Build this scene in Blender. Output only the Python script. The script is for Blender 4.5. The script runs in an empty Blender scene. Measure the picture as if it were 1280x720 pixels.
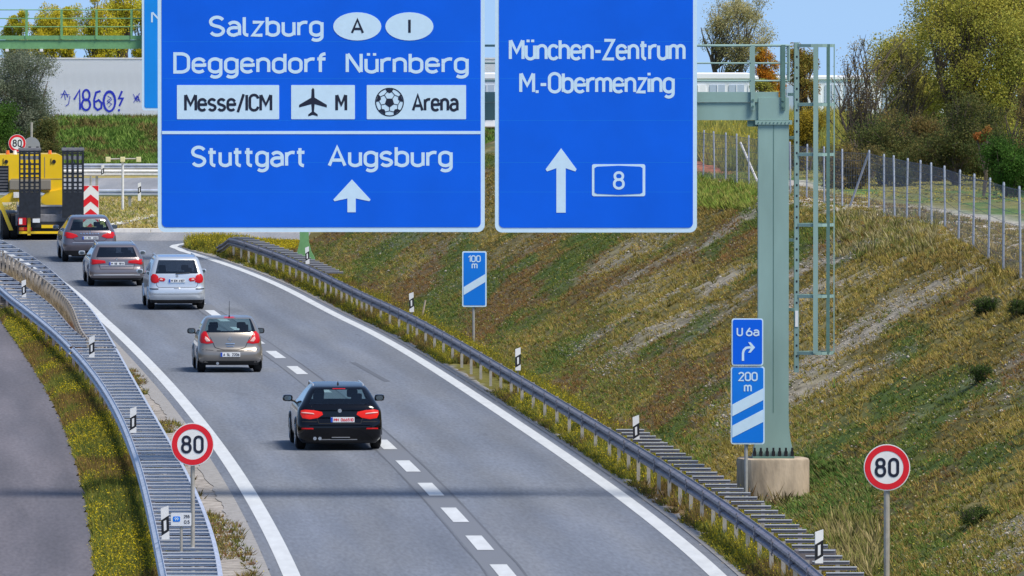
import bpy, bmesh, math, random
import numpy as np
from mathutils import Vector, Matrix
random.seed(7); RNG = np.random.default_rng(11)
sc = bpy.context.scene
C = sc.collection
R = math.radians

# ------------------------------------------------------------------ camera
F = 11500.0; H = 9.56; PITCH = math.atan(342.0 / F)
cam_d = bpy.data.cameras.new('camera'); cam = bpy.data.objects.new('camera', cam_d); C.objects.link(cam)
cam_d.sensor_width = 36.0; cam_d.lens = F * 36.0 / 1280.0
cam_d.clip_start = 1.0; cam_d.clip_end = 8000.0
cam.location = (0, 0, H); cam.rotation_euler = (R(90) - PITCH, 0, 0)
sc.camera = cam

# ------------------------------------------------------------------ sky, sun, exposure
SUN_EL, SUN_AZ = 57.0, 52.0          # azimuth measured from behind the camera towards the right
sx = math.cos(R(SUN_EL)) * math.sin(R(SUN_AZ)); sy = -math.cos(R(SUN_EL)) * math.cos(R(SUN_AZ)); sz = math.sin(R(SUN_EL))
world = bpy.data.worlds.new('World'); sc.world = world; world.use_nodes = True
wn = world.node_tree.nodes; wl = world.node_tree.links
bg = wn['Background']; sky = wn.new('ShaderNodeTexSky'); sky.sky_type = 'NISHITA'; sky.sun_disc = False
sky.sun_elevation = R(SUN_EL); sky.sun_rotation = math.atan2(sx, sy)
sky.air_density = 1.0; sky.dust_density = 0.3; sky.ozone_density = 1.6; sky.altitude = 500
wtc = wn.new('ShaderNodeTexCoord'); wmp = wn.new('ShaderNodeMapping'); wmp.vector_type = 'POINT'      # the whole dome leans on the clear blue above the haze line
wmp.inputs['Location'].default_value = (0, 0, .22); wmp.inputs['Scale'].default_value = (1, 1, .9)
wnv = wn.new('ShaderNodeVectorMath'); wnv.operation = 'NORMALIZE'
wl.new(wtc.outputs['Generated'], wmp.inputs['Vector']); wl.new(wmp.outputs[0], wnv.inputs[0]); wl.new(wnv.outputs[0], sky.inputs['Vector'])
wl.new(sky.outputs[0], bg.inputs[0]); bg.inputs[1].default_value = 0.15
sun_d = bpy.data.lights.new('sun', 'SUN'); sun = bpy.data.objects.new('sun', sun_d); C.objects.link(sun)
sun_d.energy = 4.1; sun_d.angle = R(20.0); sun_d.color = (1.0, 0.93, 0.82)
sun.rotation_euler = Vector((sx, sy, sz)).to_track_quat('Z', 'Y').to_euler(); sun.location = (60, -60, 60)
sc.view_settings.view_transform = 'Standard'; sc.view_settings.look = 'None'
sc.view_settings.exposure = 0.28; sc.view_settings.gamma = 1.0

# ------------------------------------------------------------------ materials
def mat(name, col, rough=0.6, metal=0.0, var=0.0, scale=8.0, bump=0.0, bscale=30.0, coat=0.0, attr=None, emit=None, es=0.0, spec=0.5, stretch=(1, 1, 1), detail=5):
    m = bpy.data.materials.new(name); m.use_nodes = True
    nt = m.node_tree; n = nt.nodes; l = nt.links; b = n['Principled BSDF']
    b.inputs['Roughness'].default_value = rough; b.inputs['Metallic'].default_value = metal
    b.inputs['Coat Weight'].default_value = coat; b.inputs['Specular IOR Level'].default_value = spec
    b.inputs['Base Color'].default_value = (*col, 1)
    base = None
    if attr:
        a = n.new('ShaderNodeAttribute'); a.attribute_name = attr; base = a.outputs['Color']
    tc = n.new('ShaderNodeTexCoord'); mp = n.new('ShaderNodeMapping'); mp.inputs['Scale'].default_value = stretch
    l.new(tc.outputs['Object'], mp.inputs['Vector'])
    if var > 0:
        t = n.new('ShaderNodeTexNoise'); t.inputs['Scale'].default_value = scale; t.inputs['Detail'].default_value = detail
        l.new(mp.outputs[0], t.inputs['Vector'])
        mr = n.new('ShaderNodeMapRange'); mr.inputs['From Min'].default_value = 0.3; mr.inputs['From Max'].default_value = 0.7
        mr.inputs['To Min'].default_value = 1 - var; mr.inputs['To Max'].default_value = 1 + var
        l.new(t.outputs['Fac'], mr.inputs['Value'])
        mx = n.new('ShaderNodeMix'); mx.data_type = 'RGBA'; mx.blend_type = 'MULTIPLY'; mx.inputs[0].default_value = 1
        if base: l.new(base, mx.inputs[6])
        else: mx.inputs[6].default_value = (*col, 1)
        l.new(mr.outputs[0], mx.inputs[7]); base = mx.outputs[2]
    if base: l.new(base, b.inputs['Base Color'])
    if bump > 0:
        t2 = n.new('ShaderNodeTexNoise'); t2.inputs['Scale'].default_value = bscale; t2.inputs['Detail'].default_value = 4
        l.new(mp.outputs[0], t2.inputs['Vector'])
        bp = n.new('ShaderNodeBump'); bp.inputs['Strength'].default_value = bump; bp.inputs['Distance'].default_value = 0.05
        l.new(t2.outputs['Fac'], bp.inputs['Height']); l.new(bp.outputs[0], b.inputs['Normal'])
    if emit:
        b.inputs['Emission Color'].default_value = (*emit, 1); b.inputs['Emission Strength'].default_value = es
    return m

def asphalt(name, c1, c2, line_col=None):
    """asphalt with speckle, long streaks along the lane (UV: lateral metres, metres along) and darker patches"""
    m = bpy.data.materials.new(name); m.use_nodes = True
    nt = m.node_tree; n = nt.nodes; l = nt.links; b = n['Principled BSDF']
    uv = n.new('ShaderNodeUVMap'); uv.uv_map = 'lane'
    def noise(scale, sxy, detail=4):
        mp = n.new('ShaderNodeMapping'); mp.inputs['Scale'].default_value = (sxy[0], sxy[1], 1); l.new(uv.outputs[0], mp.inputs[0])
        t = n.new('ShaderNodeTexNoise'); t.inputs['Scale'].default_value = scale; t.inputs['Detail'].default_value = detail
        l.new(mp.outputs[0], t.inputs['Vector']); return t.outputs['Fac']
    def mr(v, a, bb, c, d):
        q = n.new('ShaderNodeMapRange'); l.new(v, q.inputs[0])
        for i, x in zip((1, 2, 3, 4), (a, bb, c, d)): q.inputs[i].default_value = x
        return q.outputs[0]
    def mul(a, bb):
        q = n.new('ShaderNodeMath'); q.operation = 'MULTIPLY'; l.new(a, q.inputs[0]); l.new(bb, q.inputs[1]); return q.outputs[0]
    fine = mr(noise(14, (1, 0.10), 4), .3, .7, .84, 1.16)
    streak = mr(noise(1.1, (1, 0.025), 4), .32, .68, .86, 1.12)
    patch = mr(noise(.5, (1, 0.12), 3), .35, .65, .92, 1.08)
    dark = mr(noise(.33, (1.6, 0.16), 5), .64, .74, 1.0, .72)
    sp_ = n.new('ShaderNodeSeparateXYZ'); l.new(uv.outputs[0], sp_.inputs[0])
    wv_ = n.new('ShaderNodeMath'); wv_.operation = 'MULTIPLY_ADD'; l.new(sp_.outputs[0], wv_.inputs[0]); wv_.inputs[1].default_value = 3.59; wv_.inputs[2].default_value = .9
    cs_ = n.new('ShaderNodeMath'); cs_.operation = 'COSINE'; l.new(wv_.outputs[0], cs_.inputs[0])
    track = mr(cs_.outputs[0], -1, 1, 1.035, .945)                      # wheel tracks polished darker by traffic
    oil = mr(noise(2.6, (1, .12), 2), .70, .78, 1.0, .80)
    f = mul(mul(mul(fine, streak), mul(patch, dark)), mul(track, oil))
    mx = n.new('ShaderNodeMix'); mx.data_type = 'RGBA'; l.new(mr(noise(.8, (1, .06), 3), .4, .6, 0, 1), mx.inputs[0])
    mx.inputs[6].default_value = (*c1, 1); mx.inputs[7].default_value = (*c2, 1)
    vm = n.new('ShaderNodeVectorMath'); vm.operation = 'SCALE'; l.new(mx.outputs[2], vm.inputs[0]); l.new(f, vm.inputs['Scale'])
    l.new(vm.outputs[0], b.inputs['Base Color']); b.inputs['Roughness'].default_value = .82; b.inputs['Specular IOR Level'].default_value = .35
    return m

M = {}
M['asphalt'] = asphalt('asphalt', (.142, .160, .196), (.154, .167, .192))
M['asphalt_old'] = asphalt('old_asphalt', (.105, .10, .115), (.135, .125, .14))
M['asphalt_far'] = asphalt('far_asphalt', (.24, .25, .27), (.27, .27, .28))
M['ground'] = mat('ground', (.2, .2, .1), .95, attr='col', var=.42, scale=3.2, bump=.9, bscale=4.5, spec=.1, detail=8)
M['line'] = mat('road_paint', (.53, .55, .56), .6, var=.08, scale=5, spec=.3, stretch=(1, .15, 1))
M['line_worn'] = mat('worn_road_paint', (.30, .31, .32), .7, var=.15, scale=3)
M['gravel'] = mat('shoulder_concrete', (.27, .26, .25), .9, var=.2, scale=6, bump=.3)
M['steel'] = mat('galvanised_steel', (.50, .54, .62), .42, .4, var=.18, scale=2.5)
M['steel_dull'] = mat('weathered_steel', (.245, .225, .24), .5, .5, var=.25, scale=3)
M['steel_brown'] = mat('stained_steel', (.38, .33, .27), .6, .3, var=.3, scale=4)
M['post_metal'] = mat('post_metal', (.45, .42, .36), .5, .4, var=.15)
M['pole_metal'] = mat('pole_metal', (.40, .40, .38), .5, .3, var=.1)
M['sign_blue'] = mat('sign_blue', (.0, .118, .74), .5, var=.07, scale=.8, coat=.0, spec=.25)
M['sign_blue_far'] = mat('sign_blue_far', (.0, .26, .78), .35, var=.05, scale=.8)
M['sign_blue_light'] = mat('sign_blue_light', (.0, .19, .74), .35, var=.05, scale=.8)
M['sign_white'] = mat('sign_white', (.60, .78, .90), .4, var=.03)
M['sign_back'] = mat('sign_back', (.35, .36, .37), .5, .4)
M['letter_black'] = mat('letter_black', (.01, .012, .03), .4)
M['red'] = mat('sign_red', (.72, .01, .02), .4, var=.05)
M['white'] = mat('white_plastic', (.80, .80, .78), .45, var=.05)
M['black'] = mat('black_plastic', (.012, .012, .014), .45)
M['green_steel'] = mat('grey_green_paint', (.25, .375, .335), .5, var=.14, scale=1.6, stretch=(1, 1, .3), detail=8)
M['green_dark'] = mat('dark_green_paint', (.10, .19, .16), .5, var=.12)
M['green_light'] = mat('light_green_paint', (.16, .36, .15), .5, var=.1)
M['concrete'] = mat('concrete', (.36, .29, .21), .85, var=.4, scale=3.0, bump=.3, bscale=12, stretch=(1, 1, .35))
M['plant'] = mat('plant', (.1, .12, .03), .85, attr='col', spec=.08)
M['leaf'] = mat('leaf', (.1, .12, .03), .85, attr='col', spec=.08)
M['bark'] = mat('bark', (.11, .085, .065), .9, var=.3, bump=.5)
def translucent(m, amount):
    nt = m.node_tree; b = nt.nodes['Principled BSDF']; o = nt.nodes['Material Output']; t = nt.nodes.new('ShaderNodeBsdfTranslucent'); x = nt.nodes.new('ShaderNodeMixShader')
    src = b.inputs['Base Color'].links[0].from_socket; nt.links.new(src, t.inputs['Color']); x.inputs[0].default_value = amount
    nt.links.new(b.outputs[0], x.inputs[1]); nt.links.new(t.outputs[0], x.inputs[2]); nt.links.new(x.outputs[0], o.inputs['Surface'])
translucent(M['leaf'], .38); translucent(M['plant'], .3)
M['stone'] = mat('pale_stone', (.34, .31, .27), .9, var=.3, scale=4)
M['wall_panel'] = mat('wall_panel', (.84, .85, .86), .55, var=.08, scale=.6)
M['wall_trim'] = mat('wall_trim', (.70, .69, .68), .7, var=.1)
M['graffiti'] = mat('graffiti_paint', (.015, .03, .48), .6)
M['hall_white'] = mat('hall_white', (.80, .82, .84), .6, var=.05, scale=.5)
M['hall_blue'] = mat('hall_window', (.42, .50, .60), .3)
M['wood'] = mat('stick_wood', (.45, .36, .27), .8)
M['wire'] = mat('fence_wire', (.10, .12, .17), .5, .3)
M['fence_steel'] = mat('fence_post_steel', (.38, .41, .47), .5, .2, var=.08)
M['tyre'] = mat('tyre', (.012, .012, .013), .8)
M['rim'] = mat('wheel_rim', (.45, .46, .48), .3, .8)
M['dark_trim'] = mat('dark_trim', (.01, .01, .012), .5)
M['seam'] = mat('panel_gap', (.01, .01, .01), .8)
M['chrome'] = mat('chrome', (.75, .76, .78), .15, 1.0)
M['mirror_glass'] = mat('mirror_glass', (.25, .30, .32), .1, 1.0)
M['plate'] = mat('number_plate', (.72, .74, .75), .45)
M['plate_blue'] = mat('plate_blue', (.01, .06, .45), .45)
M['tail_red'] = mat('tail_lamp_red', (.50, .006, .010), .3, coat=.15, spec=.3)
M['tail_lit'] = mat('tail_lamp_lit', (.62, .012, .008), .3, coat=.1, spec=.3, emit=(1, .04, .02), es=.16)
M['tail_clear'] = mat('tail_lamp_clear', (.70, .42, .38), .3, coat=.1, spec=.3)
M['amber'] = mat('amber_lamp', (.8, .16, .01), .25, coat=.5)
M['seat'] = mat('seat_fabric', (.012, .014, .02), .9)
M['paint_black'] = mat('black_car_paint', (.0012, .0012, .003), .12, 0.0, coat=.35, spec=.25)
M['paint_beige'] = mat('beige_metallic_paint', (.27, .245, .215), .30, .55, coat=.8)
M['paint_silver'] = mat('silver_metallic_paint', (.60, .64, .68), .28, .5, coat=.8)
M['paint_taupe'] = mat('taupe_metallic_paint', (.20, .175, .18), .28, .55, coat=.9)
M['paint_brown'] = mat('brown_grey_metallic_paint', (.145, .125, .14), .28, .55, coat=.9)
M['silver_trim'] = mat('silver_trim', (.6, .62, .64), .3, .6)
M['yellow'] = mat('yellow_machine_paint', (.86, .56, .004), .35, coat=.3, var=.05, scale=2)
M['truck_dark'] = mat('truck_dark_steel', (.018, .022, .03), .55, .2, var=.3)
M['truck_grey'] = mat('truck_grey_steel', (.20, .20, .215), .6, .2, var=.2)
M['truck_tan'] = mat('truck_grey_panel', (.24, .22, .18), .6)
def glass(name, tint, mixf):
    m = bpy.data.materials.new(name); m.use_nodes = True; n = m.node_tree.nodes; l = m.node_tree.links
    for x in list(n): n.remove(x)
    o = n.new('ShaderNodeOutputMaterial'); t = n.new('ShaderNodeBsdfTransparent'); t.inputs[0].default_value = (*tint, 1)
    g = n.new('ShaderNodeBsdfGlossy'); g.inputs['Roughness'].default_value = .03; g.inputs['Color'].default_value = (.9, .95, 1, 1)
    mx = n.new('ShaderNodeMixShader'); fr = n.new('ShaderNodeFresnel'); fr.inputs[0].default_value = 1.5
    ad = n.new('ShaderNodeMath'); ad.operation = 'ADD'; ad.inputs[1].default_value = mixf; ad.use_clamp = True
    geo = n.new('ShaderNodeNewGeometry'); inv = n.new('ShaderNodeMath'); inv.operation = 'SUBTRACT'; inv.inputs[0].default_value = 1; l.new(geo.outputs['Backfacing'], inv.inputs[1]); mu = n.new('ShaderNodeMath'); mu.operation = 'MULTIPLY'; l.new(fr.outputs[0], mu.inputs[0]); l.new(inv.outputs[0], mu.inputs[1])
    l.new(mu.outputs[0], ad.inputs[0]); l.new(ad.outputs[0], mx.inputs[0])
    l.new(t.outputs[0], mx.inputs[1]); l.new(g.outputs[0], mx.inputs[2]); l.new(mx.outputs[0], o.inputs[0]); return m
M['glass'] = glass('car_glass', (.46, .60, .62), .02)
M['glass_dark'] = glass('tinted_car_glass', (.10, .12, .16), .03)
M['windscreen'] = glass('windscreen_glass', (.75, .85, .85), .0)

# ------------------------------------------------------------------ object helpers
def tag(o, label=None, cat=None, group=None, kind=None):
    if label: o['label'] = label
    if cat: o['category'] = cat
    if group: o['group'] = group
    if kind: o['kind'] = kind
    return o
def empty(name, loc, rz=0, label=None, cat=None, group=None):
    o = bpy.data.objects.new(name, None); C.objects.link(o); o.location = loc; o.rotation_euler = (0, 0, rz)
    return tag(o, label, cat, group)
def link(name, me, parent=None, loc=(0, 0, 0), rz=0):
    o = bpy.data.objects.new(name, me); C.objects.link(o); o.parent = parent; o.location = loc; o.rotation_euler = (0, 0, rz)
    return o
class MB:
    def __init__(s): s.v = []; s.f = []
    def add(s, vs, fs):
        k = len(s.v); s.v += [tuple(p) for p in vs]; s.f += [tuple(i + k for i in f) for f in fs]; return s
    def box(s, x0, x1, y0, y1, z0, z1):
        return s.add([(x0, y0, z0), (x1, y0, z0), (x1, y1, z0), (x0, y1, z0), (x0, y0, z1), (x1, y0, z1), (x1, y1, z1), (x0, y1, z1)],
                     [(0, 3, 2, 1), (4, 5, 6, 7), (0, 1, 5, 4), (1, 2, 6, 5), (2, 3, 7, 6), (3, 0, 4, 7)])
    def bbox(s, x0, x1, y0, y1, z0, z1, b=.02):
        """box with chamfered vertical and horizontal edges"""
        bm = bmesh.new(); bmesh.ops.create_cube(bm, size=1)
        for v in bm.verts: v.co = Vector(((x0 + x1) / 2 + v.co.x * (x1 - x0), (y0 + y1) / 2 + v.co.y * (y1 - y0), (z0 + z1) / 2 + v.co.z * (z1 - z0)))
        bmesh.ops.bevel(bm, geom=list(bm.edges), offset=b, segments=2, affect='EDGES', profile=.6)
        bm.verts.index_update(); s.add([v.co[:] for v in bm.verts], [[v.index for v in f.verts] for f in bm.faces]); bm.free(); return s
    def tube(s, p, q, r0, r1=None, n=8, cap=True):
        r1 = r0 if r1 is None else r1
        p = Vector(p); q = Vector(q); d = (q - p).normalized()
        a = d.orthogonal().normalized(); b = d.cross(a)
        vs = []
        for c, r in ((p, r0), (q, r1)):
            for i in range(n):
                t = 2 * math.pi * i / n; vs.append(c + a * (math.cos(t) * r) + b * (math.sin(t) * r))
        fs = [(i, (i + 1) % n, n + (i + 1) % n, n + i) for i in range(n)]
        if cap: fs += [tuple(range(n - 1, -1, -1)), tuple(range(n, 2 * n))]
        return s.add(vs, fs)
    def prism(s, pts, y0, y1):
        """outline in the x-z plane, extruded along y"""
        n = len(pts)
        return s.add([(x, y0, z) for x, z in pts] + [(x, y1, z) for x, z in pts],
                     [tuple(range(n)), tuple(range(2 * n - 1, n - 1, -1))] + [((i + 1) % n, i, n + i, n + (i + 1) % n) for i in range(n)])
    def lathe_x(s, prof, n=24):
        """profile of (x, radius) turned about the x axis"""
        k = len(prof); vs = []
        for i in range(n):
            t = 2 * math.pi * i / n
            vs += [(x, math.cos(t) * r, math.sin(t) * r) for x, r in prof]
        fs = [(i * k + j, i * k + j + 1, ((i + 1) % n) * k + j + 1, ((i + 1) % n) * k + j) for i in range(n) for j in range(k - 1)]
        return s.add(vs, fs)
    def mesh(s, name, m, smooth=False):
        me = bpy.data.meshes.new(name); me.from_pydata(s.v, [], s.f); me.materials.append(m)
        bm = bmesh.new(); bm.from_mesh(me); bmesh.ops.recalc_face_normals(bm, faces=bm.faces); bm.to_mesh(me); bm.free()
        if smooth:
            me.polygons.foreach_set('use_smooth', [True] * len(me.polygons))
            me.set_sharp_from_angle(angle=R(38))
        return me
    def build(s, name, m, parent=None, smooth=False, loc=(0, 0, 0), rz=0):
        return link(name, s.mesh(name, m, smooth), parent, loc, rz)
def npmesh(name, v, faces, m, cols=None, k=3):
    me = bpy.data.meshes.new(name); nv = len(v); nf = len(faces)
    me.vertices.add(nv); me.vertices.foreach_set('co', np.asarray(v, np.float32).ravel())
    me.loops.add(nf * k); me.loops.foreach_set('vertex_index', np.asarray(faces, np.int32).ravel())
    me.polygons.add(nf); me.polygons.foreach_set('loop_start', np.arange(nf, dtype=np.int32) * k)
    me.materials.append(m)
    if cols is not None:
        a = me.color_attributes.new('col', 'FLOAT_COLOR', 'POINT')
        a.data.foreach_set('color', np.c_[cols, np.ones(nv)].astype(np.float32).ravel())
    me.update(calc_edges=True); return me

# ------------------------------------------------------------------ the lie of the land
def h0(Y):
    """height of the road's long profile: flat, then a slight climb, then flat again"""
    Y = np.asarray(Y, float)
    a = np.clip(Y - 285, 0, None); v = np.where(a < 20, a * a / 40 * .018, (a - 10) * .018)
    return np.minimum(v, 1.2)
def poly(c, lo, hi):
    c = np.array(c); dc = np.polyder(c)
    def f(Y):
        Y = np.asarray(Y, float); y = np.clip(Y, lo, hi)
        return np.polyval(c, y - 250) + np.polyval(dc, y - 250) * (Y - y)
    return f
XL = poly([-1e-09, 2.29e-07, -8.5388e-05, -.07555928, -9.8075], 152, 305)
XR = poly([-1.8e-08, -2.022e-06, -.0001196, -.069755, -2.24829], 150, 341)
XD = poly([-.000133923, -.075788874, -5.996079], 150, 300)
XRAIL = poly([-1.7e-08, -2.087e-06, -.000106038, -.068510149, -1.5219], 145, 336)
XLL = poly([7e-09, 7.25e-07, -.00020838, -.085485819, -12.15795], 146, 297)
XLR = poly([-1.7e-08, -1.996e-06, -5.857e-05, -.063751885, -10.92897], 146, 333)
_XL = XL
def XL(Y):
    Y = np.asarray(Y, float); t = np.clip((Y - 278) / 30, 0, 1); t = t * t * (3 - 2 * t); return _XL(Y) * (1 - t) + (XLR(Y) + .76) * t
XMID = poly([2.01e-07, -3.6256e-05, .001492184, -.08177276, -11.52048], 250, 323)
XLLR = poly([1.89e-07, -3.7817e-05, .001733132, -.106125323, -11.5794], 249, 308)
XPATH = poly([4e-09, 9.18e-07, -8.241e-05, -.076248777, -13.05288], 156, 289)
def toe(Y):
    Y = np.asarray(Y, float)
    return np.where(Y < 340, XR(np.minimum(Y, 340)) + 2.5 + 1.9 * np.clip((np.minimum(Y, 345) - 315) / 30, 0, 1), XR(340) + 2.5 + 1.9 * .83 + .03 * (Y - 340) + .37 * np.clip((Y - 340) / 5, 0, 1))

def _hash(i, j, s):
    n = (i * 374761393 + j * 668265263 + s * 1274126177) & 0x7fffffff
    n = ((n ^ (n >> 13)) * 1274126177) & 0x7fffffff
    return ((n ^ (n >> 16)) & 0xffff) / 65535.0
def vnoise(x, y, s=0):
    x = np.asarray(x, float); y = np.asarray(y, float)
    i = np.floor(x).astype(np.int64); j = np.floor(y).astype(np.int64); u = x - i; v = y - j
    u = u * u * (3 - 2 * u); v = v * v * (3 - 2 * v)
    return (_hash(i, j, s) * (1 - u) + _hash(i + 1, j, s) * u) * (1 - v) + (_hash(i, j + 1, s) * (1 - u) + _hash(i + 1, j + 1, s) * u) * v
def fbm(x, y, s=0, o=4):
    r = 0; a = .5; t = 0
    for k in range(o):
        r = r + a * vnoise(x, y, s + k * 17); t += a; a *= .55; x = x * 2.03 + 3.1; y = y * 2.03 + 1.7
    return r / t
CREST = 4.3; SLOPE = .55
def sstep(x, a, b):
    t = np.clip((x - a) / (b - a), 0, 1); return t * t * (3 - 2 * t)
def ground_h(X, Y):
    X, Y = np.broadcast_arrays(np.asarray(X, float), np.asarray(Y, float))
    z = h0(Y)
    d = X - toe(Y)
    top = CREST - z + np.clip(d - 9, 0, 30) * .012
    a = SLOPE * np.clip(d, 0, None); k = .5                         # smooth minimum of slope and terrace
    hh = np.clip(.5 + .5 * (top - a) / k, 0, 1); rise = top * (1 - hh) + a * hh - k * hh * (1 - hh)
    rise = np.where(d > 0, np.maximum(rise, 0), 0)
    rill = (fbm(X * .3, Y * .35, 5, 5) - .5) * .45 + (fbm(X * 1.2, Y * 1.2, 9, 3) - .5) * .22
    flat = np.exp(-(((X - 5.3) / 1.35) ** 2 + ((Y - 179.8) / 3.5) ** 2) ** 2); rise = rise * (1 - .85 * flat)
    w = (1 - flat) * sstep(d, .6, 2.5) * (1 - .6 * sstep(d, 8.5, 11))
    z = z + rise + rill * w
    v = sstep(X, -60, -4) * 0 + 1
    far = 3.48 - 1.2; z2 = 1.2 + far * sstep(Y, 510, 530) * v
    z = np.where(Y > 566, 3.48 - 40 * sstep(Y, 566, 1300), z); z2 = np.where(Y > 566, -99, z2)
    z = np.maximum(z, np.where(Y > 505, z2 + (fbm(X * .3, Y * .3, 3) - .5) * .15, z))
    # small relief on the verges
    vr = ((X > XR(np.minimum(Y, 343)) + .45) & (d < .6)) | ((X < XLL(Y) + .2) & (X > XPATH(Y) + .25) & (Y < 310))
    z = z + np.where(vr & (Y < 350), (fbm(X * 2, Y * 1.2, 21, 3) - .45) * .10, 0)
    return z
def road_bounds(Y):
    l = np.where(Y < 338, XL(np.minimum(Y, 338)) - .42, np.where(Y < 345, XL(338) - .42 - (Y - 338) * 3.5, -60))
    r = XR(np.minimum(Y, 341)) + .38
    r = np.interp(Y, [341, 343.5, 346, 348, 349.4, 349.6, 356.5], [float(XR(341)) + .38, -12.3, -12.2, -11.4, -10.2, -7.9, -7.6]) * (Y >= 341) + r * (Y < 341)
    return l, r

# image <-> world: where a ray through the lens meets a level `dz` above the road profile
def G(px, py, dz=0.0):
    t = math.tan(PITCH + math.atan((py - 360) / F)); Y = H / t
    for _ in range(30): Y = (H - float(h0(Y)) - dz) / t
    D = Y * math.cos(PITCH) + (H - float(h0(Y)) - dz) * math.sin(PITCH)
    return (px - 640) * D / F, Y
def PX(px, Y): return (px - 640) * (Y + .3) / F
def PZ(py, Y): return H - Y * math.tan(PITCH + math.atan((py - 360) / F))
def gh(x, y): return float(ground_h(x, y))

# ---------------- ground sheet
def axis(segs):
    out = []
    for a, b, st in segs: out += list(np.arange(a, b - 1e-6, st))
    out.append(segs[-1][1]); return np.array(out)
gy = axis([(-60, 100, 40), (100, 140, 5), (140, 365, .5), (365, 545, 1.5), (545, 700, 15), (700, 1500, 100)])
gx = axis([(-700, -60, 40), (-60, -22, 2), (-22, 22, .27), (22, 60, 2), (60, 700, 40)])
GX, GY = np.meshgrid(gx, gy)
GZ = ground_h(GX, GY)
lb, rb = road_bounds(GY)
inroad = (GX > lb + .1) & (GX < rb - .1) & (GY < 357)
inpath = (GX < XPATH(GY) - .1) & (GX > XPATH(GY) - 9) & (GY < 330)
GZ = np.where(inroad | inpath, GZ - .06, GZ)
def mixc(a, b, t): return a * (1 - t[..., None]) + np.array(b) * t[..., None]
col = np.zeros(GX.shape + (3,)) + np.array([.10, .088, .030])
n1 = fbm(GX * .35, GY * .09, 31, 5); n2 = fbm(GX * .7, GY * .15, 41, 5); n3 = fbm(GX * .33, GY * .22, 51, 5)
d = GX - toe(GY)
onslope = (d > 0)
TT = .5                                                            # local threshold for the noise masks
c = col.copy()
c = mixc(c, [.115, .085, .045], sstep(n1, .48, .62))               # brown
c = mixc(c, [.055, .085, .022], sstep(n2 + .07 * (1 - sstep(GY, 165, 200)), .50, .66))               # green
c = mixc(c, [.17, .15, .07], sstep(fbm(GX * .5, GY * .1, 61), .52, .68) * .8)  # straw
rockm = sstep(n3, .45, .60) * sstep(d, .9, 2.2) * (1 - sstep(d, 7.0, 8.5)) * sstep(fbm(GX * .12, GY * .05, 71), .34, .50) * (1 - .75 * sstep(GY, 255, 285)) * (.45 + .55 * sstep(fbm(GX * 2.2, GY * 1.6, 77), .38, .55))
c = mixc(c, [.30, .27, .225], rockm * .8)
col = np.where(onslope[..., None], c, col)
crestm = sstep(d, 8.0, 9.5)
cg = mixc(np.zeros_like(col) + np.array([.20, .19, .06]), [.09, .17, .035], sstep(n2, .42, .6))
col = mixc(col, [0, 0, 0], crestm) + cg * crestm[..., None]
# gravel strip beside the left line, under the barrier, sandy strip between the two barriers
stripL = (GX < XL(GY) - .2) & (GX > XLL(GY) - .1) & (GY < 345)
col = np.where(stripL[..., None], np.array([.30, .275, .25]) * (.85 + .3 * n2[..., None]), col)
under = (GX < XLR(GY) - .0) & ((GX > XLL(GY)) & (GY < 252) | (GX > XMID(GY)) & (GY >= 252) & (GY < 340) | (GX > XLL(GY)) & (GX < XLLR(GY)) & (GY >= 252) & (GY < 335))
col = np.where(under[..., None], np.array([.035, .032, .03]), col)  # shade beneath the slatted barriers, painted into the ground colour
vl = (GX < XLL(GY)) & (GX > XPATH(GY)) & (GY < 330)
col = np.where(vl[..., None], mixc(mixc(np.zeros_like(col) + np.array([.12, .105, .03]), [.16, .09, .04], sstep(n1, .5, .6)), [.30, .27, .24], sstep(GY, 275, 292)), col)
stripR = (GX > XR(np.minimum(GY, 341)) + .1) & (GX < XR(np.minimum(GY, 341)) + .50) & (GY < 343)
col = np.where(stripR[..., None], np.array([.26, .25, .24]) * (.8 + .4 * n2[..., None]), col)
vr_ = (GX > XR(np.minimum(GY, 341)) + .50) & (d < 0) & (GY < 349)
col = np.where(vr_[..., None], mixc(np.zeros_like(col) + np.array([.13, .12, .03]), [.15, .10, .05], sstep(n1, .5, .6)), col)
farL = (GY > 356.5) & (d < 0) & (GY < 512)
col = np.where(farL[..., None], mixc(mixc(np.zeros_like(col) + np.array([.32, .26, .09]), [.40, .35, .26], sstep(n2, .55, .65)), [.17, .2, .05], sstep(n1, .5, .6)), col)
bank = (GY >= 508)
col = np.where(bank[..., None], mixc(np.zeros_like(col) + np.array([.10, .17, .035]), [.16, .13, .05], sstep(fbm(GX * .5, GY * .8, 81), .5, .62)), col)
# pale gravel track beyond the fence
def gravel_track(px_pts, z=4.45):
    q = [((px - 640) * ((H - z) / math.tan(PITCH + math.atan((py - 360) / F))) / F, (H - z) / math.tan(PITCH + math.atan((py - 360) / F))) for px, py in px_pts]
    return q
trk = gravel_track([(985, 238), (1040, 248), (1100, 255), (1170, 263), (1230, 277), (1285, 296)])
tx = np.interp(GY, [p[1] for p in trk][::-1], [p[0] for p in trk][::-1])
tm = np.exp(-((GX - tx) / 1.5) ** 4) * (GY > 205) * (GY < 290) * (d > 8)
col = mixc(col, [.50, .46, .41], np.clip(tm, 0, 1))
redm = (GY > 285) & (GY < 330) & (np.abs(GX - np.interp(GY, [285, 300, 330], [8.0, 6.9, 6.2])) < .55)
col = np.where(redm[..., None], np.array([.33, .13, .075]), col)
nyy, nxx = GX.shape
idx = np.arange(nyy * nxx).reshape(nyy, nxx)
fq = np.stack([idx[:-1, :-1], idx[:-1, 1:], idx[1:, 1:], idx[1:, :-1]], -1).reshape(-1, 4)
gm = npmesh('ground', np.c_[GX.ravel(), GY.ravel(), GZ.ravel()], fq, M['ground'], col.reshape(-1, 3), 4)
gm.polygons.foreach_set('use_smooth', [True] * len(gm.polygons))
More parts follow.
